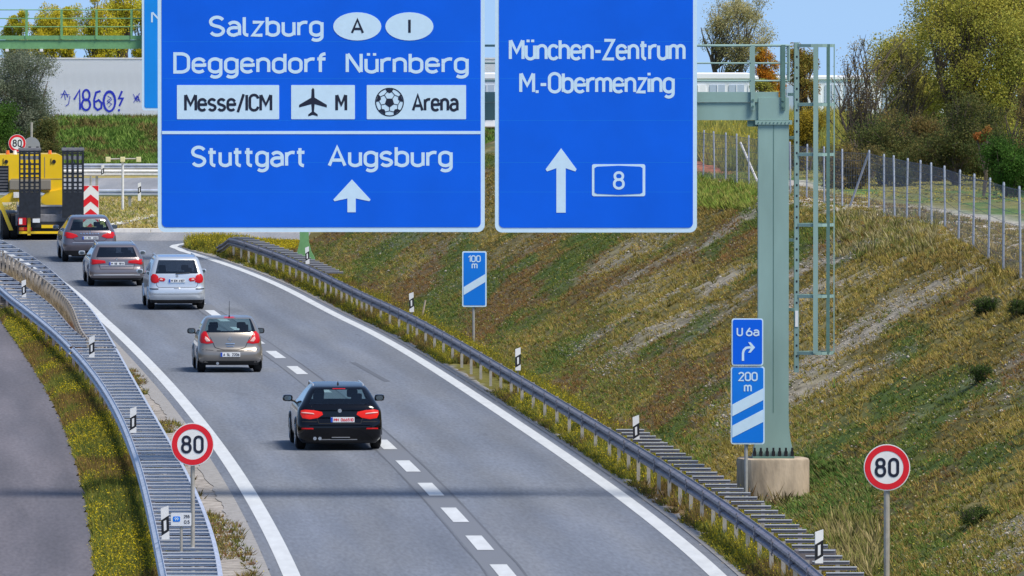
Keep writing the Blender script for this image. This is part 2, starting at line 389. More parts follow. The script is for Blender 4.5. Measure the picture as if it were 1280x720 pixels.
tag(link('ground', gm), kind='structure')

def sheet(name, Ys, lf, rf, m, off=0.0, ncol=8, ufun=None, parent=None):
    v = []; uv = []; f = []
    for Y in Ys:
        a = float(lf(Y)); b = float(rf(Y)); z = float(h0(Y)) + off
        for i in range(ncol + 1):
            x = a + (b - a) * i / ncol; v.append((x, Y, z)); uv.append((x - (float(ufun(Y)) if ufun else 0), Y))
    for j in range(len(Ys) - 1):
        for i in range(ncol): k = j * (ncol + 1) + i; f.append((k, k + 1, k + ncol + 2, k + ncol + 1))
    me = bpy.data.meshes.new(name); me.from_pydata(v, [], f); me.materials.append(m)
    u = me.uv_layers.new(name='lane')
    for lp in me.loops: u.data[lp.index].uv = uv[lp.vertex_index]
    return link(name, me, parent)
rr = list(range(20, 140, 10)) + list(range(140, 350))
tag(sheet('road', rr, lambda y: road_bounds(np.float64(y))[0], lambda y: road_bounds(np.float64(y))[1], M['asphalt'], 0, 10, XD), kind='structure')
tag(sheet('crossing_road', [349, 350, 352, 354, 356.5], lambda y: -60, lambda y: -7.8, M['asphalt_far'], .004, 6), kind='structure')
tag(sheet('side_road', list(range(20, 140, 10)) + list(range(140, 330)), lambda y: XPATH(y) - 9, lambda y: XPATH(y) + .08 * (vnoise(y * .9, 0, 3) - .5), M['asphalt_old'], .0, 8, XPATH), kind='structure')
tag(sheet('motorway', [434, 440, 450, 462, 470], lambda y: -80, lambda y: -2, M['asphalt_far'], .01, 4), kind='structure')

def ribbon(mb, pts, w, off, thick=0):
    """flat strip of width w along pts (x, y), lying on the road profile"""
    P = [Vector((x, y)) for x, y in pts]; L = []; 
    for i, p in enumerate(P):
        t = (P[min(i + 1, len(P) - 1)] - P[max(i - 1, 0)]).normalized(); nrm = Vector((t.y, -t.x))
        a = p - nrm * w / 2; b = p + nrm * w / 2
        L.append(((a.x, a.y, float(h0(a.y)) + off), (b.x, b.y, float(h0(b.y)) + off)))
    v = [q for pr in L for q in pr]; f = [(2 * i, 2 * i + 1, 2 * i + 3, 2 * i + 2) for i in range(len(L) - 1)]
    mb.add(v, f)
lines = [MB(), MB()]
ribbon(lines[0], [(float(XL(y)), y) for y in range(60, 342)], .30, .006)
rp = [(float(XR(y)), y) for y in range(60, 341)] + [(-12.40, 342), (-12.66, 343.6), (-12.62, 345.2), (-12.25, 346.8), (-11.6, 348.0), (-10.6, 349.0)]
ribbon(lines[1], rp, .30, .006)
for lb_ in lines: tag(lb_.build('edge_line', M['line']), kind='structure')
def band(y0, y1, xf, w, m, name, off=.004):
    b = MB(); ribbon(b, [(xf(y), y) for y in np.arange(y0, y1 + .01, 1)], w, off); return tag(b.build(name, m), kind='structure')
band(100, 300, lambda y: float(XD(y)), .62, asphalt('resurfaced_asphalt', (.152, .165, .19), (.158, .17, .195)), 'resurfaced_strip', .003)
dash_me = []
for (px, y0, y1) in [(0, 706, 722), (0, 670, 688), (0, 635, 653), (0, 604, 620), (0, 576, 590), (0, 550, 562), (0, 458, 468), (0, 439, 448), (0, 422.5, 430), (0, 388, 395), (0, 374, 380)]:
    a = G(600, y1)[1]; b = G(600, y0)[1]; m = MB(); ribbon(m, [(float(XD(y)), y) for y in np.linspace(a, b, 4)], .30, .009)
    tag(m.build('lane_dash', M['line']), kind='structure')
for (y0, y1) in [(528, 538), (505, 514), (483, 491), (409, 414), (398, 402)]:
    a = G(600, y1)[1]; b = G(600, y0)[1]; m = MB(); ribbon(m, [(float(XD(y)), y) for y in np.linspace(a, b, 4)], .30, .009)
    tag(m.build('lane_dash', M['line']), kind='structure')
def soft_edge(f, o, w, m, name, seed, ymax=341):
    b = MB(); V = []
    ys = np.arange(140, ymax, .5)
    for y in ys:
        j = (float(vnoise(y * 1.3, seed, seed)) - .5) * .10 + (float(vnoise(y * .3, seed, seed + 1)) - .5) * .12; x = float(f(y)) + o; z = float(h0(math.floor(y)) + (h0(math.floor(y) + 1) - h0(math.floor(y))) * (y - math.floor(y)))
        V += [(x - w / 2 + (j if o < 0 else 0), y, z + .012), (x + w / 2 + (j if o > 0 else 0), y, z + .012)]
    b.add(V, [(2 * i, 2 * i + 1, 2 * i + 3, 2 * i + 2) for i in range(len(ys) - 1)]); tag(b.build(name, m), kind='structure')
soft_edge(XL, -.53, .34, M['gravel'], 'gravel_edge', 3, 300)
soft_edge(XR, .47, .26, M['gravel'], 'gravel_edge', 5)
M['tar'] = asphalt('tar_patch', (.10, .11, .13), (.12, .13, .15))
for o_, w_ in ((.335, .045), (-.335, .03)):
    b = MB(); ribbon(b, [(float(XD(y)) + o_ + .05 * (float(vnoise(y * .2, 1, 8)) - .5), y) for y in np.arange(140, 296, 1)], w_, .0045); tag(b.build('asphalt_seam', M['tar']), kind='structure')
b = MB(); pp = [G(px, py) for px, py in [(441, 453), (452, 459), (466, 467), (484, 477)]]; ribbon(b, pp[::-1], .16, .005); tag(b.build('asphalt_patch', M['tar']), kind='structure')
# kerb beyond the crossing road
kb = MB()
for i in range(28):
    kb.bbox(-50 + i * 1.5, -50 + i * 1.5 + 1.485, 356.5, 356.72, 1.10, 1.27, .015)
tag(kb.build('kerb', M['wall_trim']), kind='structure')
b = MB(); ribbon(b, [(-17.2, 357.5), (-16.1, 361), (-15.4, 372), (-14.7, 384.6), (-13.7, 405)], .55, .03); tag(b.build('concrete_gutter', M['wall_trim']), kind='structure')
b = MB(); ribbon(b, [(-17.0, 357.5), (-15.85, 361), (-15.1, 372), (-14.4, 384.6), (-13.4, 405)], .14, .036); tag(b.build('gutter_slot', M['tar']), kind='structure')

# ------------------------------------------------------------------ lettering: a drawn monoline alphabet
def arc(cx, cy, rx, ry, a0, a1, n=9):
    return [(cx + rx * math.cos(R(a0 + (a1 - a0) * i / n)), cy + ry * math.sin(R(a0 + (a1 - a0) * i / n))) for i in range(n + 1)]
def stad(x0, y0, x1, y1):
    r = (x1 - x0) / 2; ry = min(r * 1.05, (y1 - y0) / 2); cx = (x0 + x1) / 2
    return arc(cx, y1 - ry, r, ry, 0, 180, 12) + arc(cx, y0 + ry, r, ry, 180, 360, 12) + [(x1, y1 - ry)]
X_ = .72
def Sg(w, h):
    r = w / 2; q = h / 4 + .01
    return arc(r, h - q, r, q, 25, 185) + [(w * .08, h * .60), (w * .30, h * .53), (w * .70, h * .46), (w * .94, h * .36)] + arc(r, q, r, q, 0, -155)
GL = {
 'D': (.5, [[(0, 0), (0, 1), (.2, 1)] + arc(.22, .72, .28, .28, 80, 0, 5) + arc(.22, .28, .28, .28, 0, -80, 5) + [(.2, 0), (-.0, 0)]]),
 'S': (.48, [Sg(.48, 1)]), 's': (.38, [Sg(.38, X_)]),
 'N': (.5, [[(0, 0), (0, 1)], [(.02, 1), (.48, 0)], [(.5, 0), (.5, 1)]]),
 'M': (.6, [[(0, 0), (0, 1)], [(.02, 1), (.3, .36), (.58, 1)], [(.6, 1), (.6, 0)]]),
 'I': (0.02, [[(.01, 0), (.01, 1)]]), 'C': (.46, [arc(.24, .74, .24, .26, 5, 180) + arc(.24, .26, .24, .26, 180, 355)]),
 'A': (.58, [[(0, 0), (.29, 1), (.58, 0)], [(.09, .3), (.49, .3)]]), 'Z': (.48, [[(.02, 1), (.46, 1), (.0, 0), (.48, 0)]]),
 'O': (.5, [stad(0, 0, .5, 1)]), '0': (.46, [stad(0, 0, .46, 1)]), 'U': (.48, [[(0, 1)] + arc(.24, .25, .24, .25, 180, 360) + [(.48, 1)]]),
 'P': (.46, [[(0, 0), (0, 1), (.24, 1)] + arc(.22, .74, .24, .26, 80, -80, 8) + [(.2, .48), (0, .48)]]),
 'R': (.48, [[(0, 0), (0, 1), (.24, 1)] + arc(.22, .74, .24, .26, 80, -80, 8) + [(.2, .48), (0, .48)], [(.24, .48), (.48, 0)]]),
 'H': (.5, [[(0, 0), (0, 1)], [(.5, 0), (.5, 1)], [(0, .5), (.5, .5)]]), 'E': (.42, [[(.42, 1), (0, 1), (0, 0), (.42, 0)], [(0, .52), (.36, .52)]]),
 'L': (.4, [[(0, 1), (0, 0), (.4, 0)]]), 'J': (.34, [[(.34, 1)] + arc(.17, .2, .17, .2, 0, -170)]),
 'K': (.46, [[(0, 0), (0, 1)], [(.46, 1), (0, .4)], [(.14, .55), (.46, 0)]]),
 'a': (.42, [[(.42, 0), (.42, .48)] + arc(.21, .48, .21, .24, 0, 150, 7), [(.42, .42), (.2, .42)] + arc(.19, .21, .19, .21, 90, 270, 8) + [(.22, 0), (.42, .10)]]),
 'l': (.14, [[(0, 1), (0, .16)] + arc(.15, .15, .15, .15, 180, 270, 5)]), 'z': (.36, [[(0, X_), (.36, X_), (0, 0), (.36, 0)]]),
 'b': (.42, [[(0, 1), (0, 0)], stad(0, 0, .42, X_)]), 'd': (.42, [[(.42, 1), (.42, 0)], stad(0, 0, .42, X_)]),
 'g': (.42, [stad(0, 0, .42, X_), [(.42, X_), (.42, -.04)] + arc(.21, -.06, .21, .22, 0, -140, 8)]),
 'u': (.4, [[(0, X_), (0, .2)] + arc(.2, .2, .2, .2, 180, 350, 8), [(.4, X_), (.4, 0)]]),
 'r': (.27, [[(0, 0), (0, X_)], arc(.24, .44, .24, .28, 175, 70, 6)]),
 'n': (.4, [[(0, 0), (0, X_)], arc(.2, .5, .2, .22, 170, 0, 8) + [(.4, 0)]]), 'h': (.4, [[(0, 0), (0, 1)], arc(.2, .5, .2, .22, 170, 0, 8) + [(.4, 0)]]),
 'm': (.66, [[(0, 0), (0, X_)], arc(.165, .54, .165, .18, 170, 0, 8) + [(.33, 0)], arc(.495, .54, .165, .18, 170, 0, 8) + [(.66, 0)]]),
 'e': (.42, [[(0, .37), (.42, .37)], [(.42, .30), (.42, .5)] + arc(.21, .49, .21, .23, 0, 180, 8) + arc(.21, .22, .21, .22, 180, 325, 7)]),
 'f': (.27, [[(.09, 0), (.09, .8)] + arc(.28, .8, .19, .2, 175, 90, 5), [(-.02, X_), (.28, X_)]]),
 't': (.27, [[(.09, .95), (.09, .18)] + arc(.25, .17, .16, .17, 185, 270, 5), [(-.03, X_), (.27, X_)]]),
 'c': (.36, [arc(.2, .50, .2, .22, 25, 180, 7) + arc(.2, .22, .2, .22, 180, 335, 7)]),
 'o': (.42, [stad(0, 0, .42, X_)]), 'i': (.02, [[(.01, 0), (.01, X_)], [(.01, .90), (.01, 1.04)]]),
 '/': (.34, [[(0, -.12), (.34, 1.05)]]), '-': (.26, [[(0, .40), (.26, .40)]]), '.': (.03, [[(.015, -.06), (.015, .09)]]), ',': (.03, [[(.02, .06), (-.02, -.14)]]),
 '1': (.22, [[(0, .74), (.22, 1), (.22, 0)]]), '2': (.44, [arc(.22, .76, .22, .24, 170, -20, 8) + [(0, 0), (.46, 0)]]),
 '3': (.44, [arc(.21, .77, .2, .23, 150, -80, 8), arc(.21, .27, .23, .27, 85, -150, 9)]), '4': (.46, [[(.34, 0), (.34, 1), (0, .26), (.46, .26)]]),
 '5': (.44, [[(.42, 1), (.06, 1), (.03, .52)] + arc(.21, .31, .23, .31, 130, -150, 9)]),
 '6': (.46, [stad(0, 0, .46, .58), [(.01, .34), (.07, .56), (.30, 1)]]), '8': (.46, [stad(.03, .54, .43, 1), stad(0, 0, .46, .56)]),
 '9': (.46, [stad(0, .42, .46, 1), [(.45, .66), (.39, .44), (.16, 0)]]), '7': (.44, [[(0, 1), (.44, 1), (.14, 0)]]),
 ' ': (.30, []),
}
GL['ü'] = (.4, GL['u'][1] + [[(.09, .90), (.09, 1.04)], [(.31, .90), (.31, 1.04)]])
def stroke(mb, pts, w, y, closed=False):
    """a pen stroke of width w through pts (x, z), at depth y"""
    P = [Vector(p) for p in pts]; Q = [P[0]]
    for p in P[1:]:
        if (p - Q[-1]).length > w * .04: Q.append(p)
    P = Q; n = len(P)
    if n < 2: return
    closed = closed or (P[0] - P[-1]).length < w * .3 and n > 4
    if closed and (P[0] - P[-1]).length < w * .3: P = P[:-1]; n -= 1
    L = []
    for i in range(n):
        a = P[i - 1] if (i > 0 or closed) else None; b = P[(i + 1) % n] if (i < n - 1 or closed) else None
        d1 = (P[i] - a).normalized() if a is not None else None; d2 = (b - P[i]).normalized() if b is not None else None
        if d1 is None: d1 = d2
        if d2 is None: d2 = d1
        n1 = Vector((-d1.y, d1.x)); n2 = Vector((-d2.y, d2.x)); m = n1 + n2
        if m.length < .3: m = n1
        m.normalize(); k = w / 2 / max(.6, m.dot(n1)); L.append((P[i] + m * k, P[i] - m * k))
    v = [(p.x, y, p.y) for pr in L for p in pr]; cnt = n if closed else n - 1
    f = [(2 * i, 2 * i + 1, 2 * ((i + 1) % n) + 1, 2 * ((i + 1) % n)) for i in range(cnt)]
    mb.add(v, f)
def text_mb(mb, s, x0, x1, zb, zt, y, w=None, gap=.21):
    cap = zt - zb; w = w or cap * .155
    tot = sum(GL[ch][0] for ch in s) + gap * (len(s) - 1); kx = (x1 - x0 - w) / tot; kz = cap - w
    x = x0 + w / 2; q = 0
    for ch in s:
        for st in GL[ch][1]:
            q += 1; stroke(mb, [(x + a * kx, zb + w / 2 + b * kz) for a, b in st], w, y - .0008 * (q % 3))
        x += (GL[ch][0] + gap) * kx
def fmesh(mb, name, m, parent):
    me = bpy.data.meshes.new(name); me.from_pydata(mb.v, [], mb.f); me.materials.append(m); return link(name, me, parent)
def rrect(x0, x1, z0, z1, r, n=5):
    o = []
    for cx, cz, a in ((x1 - r, z1 - r, 0), (x0 + r, z1 - r, 90), (x0 + r, z0 + r, 180), (x1 - r, z0 + r, 270)):
        o += [(cx + r * math.cos(R(a + 90 * i / n)), cz + r * math.sin(R(a + 90 * i / n))) for i in range(n + 1)]
    return o
class Sign:
    """flat sign facing the camera side; local x-z plane in metres, converts photo pixels on its plane"""
    def __init__(s, name, Y, xc, label, cat='sign', group=None, z=0):
        s.Y = Y; s.x = xc; s.root = empty(name, (xc, Y, z), 0, label, cat, group); s.z0 = z
    def p(s, px, py): return (PX(px, s.Y) - s.x, PZ(py, s.Y) - s.z0)
    def plate(s, name, px0, px1, py0, py1, r, y0, y1, m, parent=None):
        a = s.p(px0, py1); b = s.p(px1, py0); mb = MB(); mb.prism(rrect(a[0], b[0], a[1], b[1], r), y0, y1)
        return mb.build(name, m, parent or s.root)
    def text(s, t, px0, px1, pyt, pyb, m, y=-.0145, w=None, name='lettering', gap=.175, parent=None):
        a = s.p(px0, pyb); b = s.p(px1, pyt); mb = MB(); text_mb(mb, t, a[0], b[0], a[1], b[1], y, w, gap)
        return fmesh(mb, name, m, parent or s.root)
    def shape(s, pts, m, name, y0=-.02, y1=-.006, parent=None):
        mb = MB(); mb.prism([s.p(*q) for q in pts], y0, y1); return mb.build(name, m, parent or s.root)
def ell(cx, cy, rx, ry, n=32): return [(cx + rx * math.cos(2 * math.pi * i / n), cy + ry * math.sin(2 * math.pi * i / n)) for i in range(n)]
# ------------------------------------------------------------------ main gantry and its two big signs
GYY = 180.8
gx0 = PX(966, GYY)
gantry = empty('sign_gantry', (gx0, GYY, 0), 0, 'grey-green cantilever steel gantry standing on the round concrete block', 'gantry')
def gz(py): return PZ(py, GYY)
def gxp(px): return PX(px, GYY) - gx0
# footing: rounded block
fb = MB(); n = 40; ring = []
for i in range(n):
    t = 2 * math.pi * i / n; c_, s_ = math.cos(t), math.sin(t); e = 2 / 3.2
    x = .68 * math.copysign(abs(c_) ** e, c_); y = .66 * math.copysign(abs(s_) ** e, s_); a = R(12)
    ring.append((x * math.cos(a) - y * math.sin(a), x * math.sin(a) + y * math.cos(a)))
zt = gz(572)
lv = [(-.5, 1.0), (zt - .05, 1.0), (zt - .015, .985), (zt, .95)]
vs = [(x * k, y * k, z) for z, k in lv for x, y in ring]
fs = [(j * n + i, j * n + (i + 1) % n, (j + 1) * n + (i + 1) % n, (j + 1) * n + i) for j in range(3) for i in range(n)] + [tuple(range(3 * n, 4 * n))]
fb.add(vs, fs); foot = fb.build('footing', M['concrete'], gantry, True, loc=(0, 0, 0))
pw = .30
pil = MB(); prof = [(zt + .04, .40), (zt + .16, .385), (zt + .35, .34), (zt + .6, .31), (zt + .85, pw), (gz(152), pw)]
vs = []; 
for z, w_ in prof: vs += [(-w_ if w_ == pw else -w_, -.27, z), (w_, -.27, z), (w_, .27, z), (-w_, .27, z)]
fs = [(4 * j + i, 4 * j + (i + 1) % 4, 4 * j + 4 + (i + 1) % 4, 4 * j + 4 + i) for j in range(len(prof) - 1) for i in range(4)] + [(0, 3, 2, 1), tuple(range(4 * len(prof) - 4, 4 * len(prof)))]
pil.add(vs, fs); pillar = pil.build('pillar', M['green_steel'], gantry)
sm = MB(); sm.box(-.006, .006, -.276, -.27, zt + .9, gz(155)); sm.build('weld_seam', M['green_dark'], pillar)
sm = MB(); sm.box(-.41, .41, -.36, .36, zt, zt + .045); sm.build('base_plate', M['green_dark'], gantry)
for i in range(7):
    b = MB(); x = -.37 + i * .123; b.tube((x, -.33, zt + .045), (x, -.33, zt + .14), .036, n=6); b.tube((x, -.33, zt + .14), (x, -.33, zt + .21), .024, .02, n=6); b.build('anchor_bolt', M['black'], gantry)
xl = gxp(212); xr = gxp(985)
b = MB(); b.box(xl, gxp(950), -.24, .24, gz(150), gz(128)); beam = b.build('beam', M['green_steel'], gantry)
b = MB(); b.box(xl, gxp(972), -.27, .20, gz(127.6), gz(115)); b.build('walkway_edge', M['green_steel'], gantry)
b = MB(); b.box(gxp(947), xr, -.29, .27, gz(150), gz(122)); b.build('beam_head', M['green_steel'], gantry)
b = MB(); b.box(gxp(943), gxp(989), -.31, .31, gz(155.5), gz(150.3)); b.build('flange', M['green_steel'], gantry)
for i in range(9):
    b = MB(); x = gxp(947 + i * 4.8); b.tube((x, -.322, gz(153)), (x, -.31, gz(153)), .014, n=6); b.build('flange_bolt', M['green_dark'], gantry)
b = MB(); b.box(gxp(934), gxp(947) , -.2, .2, gz(158), gz(150.6)); b.build('bracket', M['green_dark'], gantry)
for yy in (-.30, .55):
    for py in (57, 79, 101):
        b = MB(); b.tube((xl, yy, gz(py)), (xr, yy, gz(py)), .022 if py == 57 else .014, n=8); b.build('handrail', M['green_steel'], gantry)
    for k in (978, 940, 848, 756, 664, 572, 480, 388, 296, 215):
        b = MB(); x = gxp(k); b.box(x - .04, x + .04, yy - .03, yy + .025, gz(137), gz(56)); o = b.build('rail_post', M['green_steel'] if k != 978 else M['green_dark'], gantry)
        if yy < 0:
            for pz in (133, 125): b = MB(); b.tube((x, yy - .045, gz(pz)), (x, yy - .03, gz(pz)), .026, n=6); b.build('bolt', M['green_dark'], o)
b = MB(); b.box(xl, gxp(970), .2, .58, gz(118), gz(116)); b.build('walkway_grating', M['green_dark'], gantry)
b = MB(); b.tube((xr, -.3, gz(57)), (xr, -.3, gz(101)), .02); b.tube((xr, .55, gz(57)), (xr, .55, gz(101)), .02); b.tube((xr, -.3, gz(57)), (xr, .55, gz(57)), .02); b.build('end_rail', M['green_steel'], gantry)

# the access ladder with its safety cage
lad = empty('access_ladder', (PX(995, GYY), GYY, 0), 0, 'caged green access ladder fixed to the right side of the gantry pillar', 'ladder')
lz = lambda py: PZ(py, GYY); lx = lambda px: PX(px, GYY) - PX(995, GYY)
for yy in (-.2, .2):
    b = MB(); b.box(-.045, .045, yy - .03, yy + .03, lz(465), lz(53)); st = b.build('stile', M['green_steel'] if yy < 0 else M['green_dark'], lad)
    if yy < 0:
        for i in range(30):
            b = MB(); z = lz(458) + i * .21; b.box(-.016, .016, yy - .034, yy - .03, z - .02, z + .02); b.build('hole', M['black'], st)
for i in range(22):
    b = MB(); z = lz(455) + i * .285; b.tube((0, -.2, z), (0, .2, z), .014, n=6); b.build('rung', M['green_dark'], lad)
for py in (57, 130.5, 193, 281, 370, 441):
    pts = [(0, -.22), (lx(1012), -.36), (lx(1026), -.33), (lx(1038), -.17), (lx(1041), 0), (lx(1038), .17), (lx(1026), .33), (lx(1012), .36), (0, .22)]
    b = MB()
    for (a, c), (d_, e_) in zip(pts[:-1], pts[1:]):
        dx, dy = d_ - a, e_ - c; L_ = math.hypot(dx, dy); nx, ny = -dy / L_ * .006, dx / L_ * .006; hh = .03
        b.add([(a + nx, c + ny, lz(py) - hh), (d_ + nx, e_ + ny, lz(py) - hh), (d_ + nx, e_ + ny, lz(py) + hh), (a + nx, c + ny, lz(py) + hh), (a - nx, c - ny, lz(py) - hh), (d_ - nx, e_ - ny, lz(py) - hh), (d_ - nx, e_ - ny, lz(py) + hh), (a - nx, c - ny, lz(py) + hh)],
              [(0, 1, 2, 3), (4, 7, 6, 5), (3, 2, 6, 7), (0, 4, 5, 1)])
    b.build('cage_hoop', M['green_steel'], lad)
for (px, yy, w_) in ((1018, -.40, .045), (1021, .37, .03), (1034, -.24, .034), (1042, .0, .012)):
    b = MB(); b.box(lx(px) - w_, lx(px) + w_, yy - .008, yy + .008, lz(441), lz(55)); b.build('cage_bar', M['green_dark'] if px == 1034 else M['green_steel'], lad)
for py in (172, 300, 387, 118):
    b = MB(); b.box(lx(984), -.04, -.03, .03, lz(py) - .03, lz(py) + .03); b.build('wall_bracket', M['green_steel'], lad)
b = MB(); b.box(-.03, .03, -.244, -.235, lz(408), lz(388)); b.build('white_sticker', M['white'], lad)

SY = 180.2
def big_sign(name, label, px0, px1, pt, pb):
    s = Sign(name, SY, PX((px0 + px1) / 2, SY), label)
    s.plate('sign_border', px0, px1, pt, pb, .14, -.004, .05, M['sign_white'])
    s.plate('sign_face', px0 + 5, px1 - 5, pt + 5, pb - 6, .09, -.012, -.0045, M['sign_blue'])
    for py in (pt + 40, 120, 200):
        a = s.p(px0 + 8, py); c_ = s.p(px1 - 8, py); b = MB(); b.box(a[0], c_[0], .055, .11, a[1] - .04, a[1] + .04); b.build('back_rail', M['sign_back'], s.root)
    for k in (.2, .5, .8):
        x = px0 + (px1 - px0) * k; a = s.p(x, pb - 30); c_ = s.p(x, pt + 10); b = MB(); b.box(a[0] - .06, a[0] + .06, .112, .26, a[1], c_[1]); b.build('hanger', M['green_steel'], s.root)
    return s
W = M['sign_white']
A = big_sign('direction_sign', 'large blue motorway sign reading Salzburg, Deggendorf, Nürnberg, Stuttgart and Augsburg', 198, 606, -22, 290)
sw = .063
A.text('Salzburg', 262, 405, 19.5, 46, W, w=sw); A.text('Deggendorf', 217.5, 409, 65.3, 92, W, w=sw); A.text('Nürnberg', 432.5, 586, 65.3, 92, W, w=sw)
A.text('Stuttgart', 239.5, 383, 182, 209, W, w=sw); A.text('Augsburg', 410, 566, 182, 209, W, w=sw)
for cx, ch in ((447, 'A'), (512, 'I')):
    o = A.shape(ell(cx, 33, 30, 17.6), W, 'country_oval', -.018, -.0125)
    if ch == 'A': A.text('A', 439, 455.5, 23, 42.5, M['letter_black'], -.021, w=.045, parent=o)
    else: A.text('I', 510.3, 514, 23, 42.5, M['letter_black'], -.021, w=.05, parent=o)
o = A.plate('white_panel', 222, 349.5, 106.3, 149, .015, -.018, -.0125, W)
A.text('Messe/ICM', 231, 341, 117, 139.5, M['letter_black'], -.021, w=.052, parent=o, gap=.17)
o = A.plate('white_panel', 364.5, 444, 106.3, 149, .015, -.018, -.0125, W)
A.text('M', 419.5, 434.5, 117, 139.5, M['letter_black'], -.021, w=.055, parent=o)
pln = [(391.7, 109.5), (393.4, 112), (393.8, 122), (409, 131), (409, 134.3), (393.8, 130.2), (393.1, 139.5), (397.6, 143), (397.6, 145.3), (391.7, 143.6), (385.8, 145.3), (385.8, 143), (390.3, 139.5), (389.6, 130.2), (374.4, 134.3), (374.4, 131), (389.6, 122), (390, 112)]
A.shape(pln[::-1], M['letter_black'], 'aeroplane_symbol', -.0215, -.0185, o)
o = A.plate('white_panel', 458.8, 582.7, 106.3, 149, .015, -.018, -.0125, W)
A.text('Arena', 515, 573.5, 117, 139.5, M['letter_black'], -.021, w=.052, parent=o, gap=.17)
bl = MB(); cx, cy, r = 487.2, 127.6, 17.3
stroke(bl, [A.p(*q) for q in ell(cx, cy, r, r, 40)] , .022, -.0210, True)
def pent(x, y, rr_, rot): return [(x + rr_ * math.sin(R(rot + 72 * i)), y - rr_ * math.cos(R(rot + 72 * i))) for i in range(5)]
c5 = pent(cx, cy + .6, 6.2, 180); bl.prism([A.p(*q) for q in c5], -.0215, -.0185)
for i in range(5):
    a = R(180 + 72 * i); ux, uy = math.sin(a), -math.cos(a); tx_, ty_ = -uy, ux
    p0 = (cx + ux * 6, cy + .6 + uy * 6); p1 = (cx + ux * 11, cy + uy * 11)
    stroke(bl, [A.p(*p0), A.p(*p1)], .013, -.0222)
    l_ = (cx + ux * 12.2 + tx_ * 5.4, cy + uy * 12.2 + ty_ * 5.4); r_ = (cx + ux * 12.2 - tx_ * 5.4, cy + uy * 12.2 - ty_ * 5.4)
    stroke(bl, [A.p(*l_), A.p(*p1), A.p(*r_)], .013, -.0226)
    a2 = R(180 + 72 * i + 36); e_ = (cx + math.sin(a2) * 15.3, cy - math.cos(a2) * 15.3)
    for s_ in (-1, 1):
        q = (cx + math.sin(a2) * 15 + math.cos(a2) * 5.2 * s_, cy - math.cos(a2) * 15 + math.sin(a2) * 5.2 * s_)
    bl.prism([A.p(*q) for q in [(cx + math.sin(a2 - .30) * 17.0, cy - math.cos(a2 - .30) * 17.0), (cx + math.sin(a2 - .24) * 13.0, cy - math.cos(a2 - .24) * 13.0), (cx + math.sin(a2) * 11.2, cy - math.cos(a2) * 11.2), (cx + math.sin(a2 + .24) * 13.0, cy - math.cos(a2 + .24) * 13.0), (cx + math.sin(a2 + .30) * 17.0, cy - math.cos(a2 + .30) * 17.0)]], -.0219, -.0185)
fmesh(bl, 'football_symbol', M['letter_black'], o)
A.plate('divider_line', 203.2, 600.8, 163.8, 167.6, .002, -.018, -.0125, W)
A.shape([(440.3, 224.3), (463.5, 249.5), (462, 251.5), (445, 248), (445, 265.3), (434.6, 265.3), (434.6, 248), (418.5, 251.5), (417, 249.5)][::-1], W, 'arrow', -.018, -.0125)
B = big_sign('direction_sign', 'smaller blue motorway sign reading München-Zentrum and M.-Obermenzing, beside the green pillar', 618.8, 870.8, -22, 290.6)
B.text('München-Zentrum', 636, 856.5, 48.5, 75.6, W, w=.060, gap=.15); B.text('M.-Obermenzing', 649, 843, 90, 116.8, W, w=.060, gap=.15)
B.shape([(701.3, 185.3), (720.6, 211.5), (719, 214.3), (707, 210.2), (707, 265.8), (695.4, 265.8), (695.4, 210.2), (683.6, 214.3), (682, 211.5)][::-1], W, 'arrow', -.018, -.0125)
e1 = B.plate('motorway_number', 739.8, 806.3, 205.2, 245.3, .04, -.018, -.0125, W)
hexa = [(743, 210), (746, 208.2), (773, 207), (800, 208.2), (803, 210), (803, 240.5), (800, 242.2), (773, 243.6), (746, 242.2), (743, 240.5)]
h1 = MB(); h1.prism([B.p(*q) for q in hexa[::-1]], -.0225, -.0185); h1.build('number_field', M['sign_blue'], e1)
B.text('8', 766, 780.6, 214, 237, W, -.025, w=.05, parent=e1)
# thin joint lines across the faces
for S_, (a, c_) in ((A, (204, 600)), (B, (624.5, 865))):
    for py in (52, 98, 150.5, 203, 240):
        mb = MB(); p0 = S_.p(a, py); p1 = S_.p(c_, py); mb.box(p0[0], p1[0], -.0128, -.0122, p0[1] - .004, p0[1] + .004); mb.build('panel_joint', M['sign_blue_light'], S_.root)

# ------------------------------------------------------------------ far gantry with its sign
FY = 331.5
fg = empty('sign_gantry', (PX(380.5, FY), FY, gh(PX(380.5, FY), FY)), 0, 'light green gantry bridge spanning the road behind the big blue signs', 'gantry')
fz0 = fg.location.z; fx0 = PX(380.5, FY)
fz = lambda py: PZ(py, FY) - fz0; fx = lambda px: PX(px, FY) - fx0
for base in (0, fx(-230)):
    b = MB(); prof = [(-.5, .40), (.1, .38), (.35, .25), (.7, .16), (fz(62), .16)]
    vs = []
    for z, w_ in prof: vs += [(base - w_, -.2, z), (base + w_, -.2, z), (base + w_, .2, z), (base - w_, .2, z)]
    fs = [(4 * j + i, 4 * j + (i + 1) % 4, 4 * j + 4 + (i + 1) % 4, 4 * j + 4 + i) for j in range(len(prof) - 1) for i in range(4)] + [(0, 3, 2, 1), (16, 17, 18, 19)]
    b.add(vs, fs); b.build('pillar', M['green_light'], fg)
b = MB(); b.box(fx(-236), fx(387), -.22, .22, fz(61), fz(50)); b.build('beam', M['green_light'], fg)
b = MB(); b.box(fx(-236), fx(387), -.26, .26, fz(49.6), fz(44.5)); b.build('walkway_edge', M['green_light'], fg)
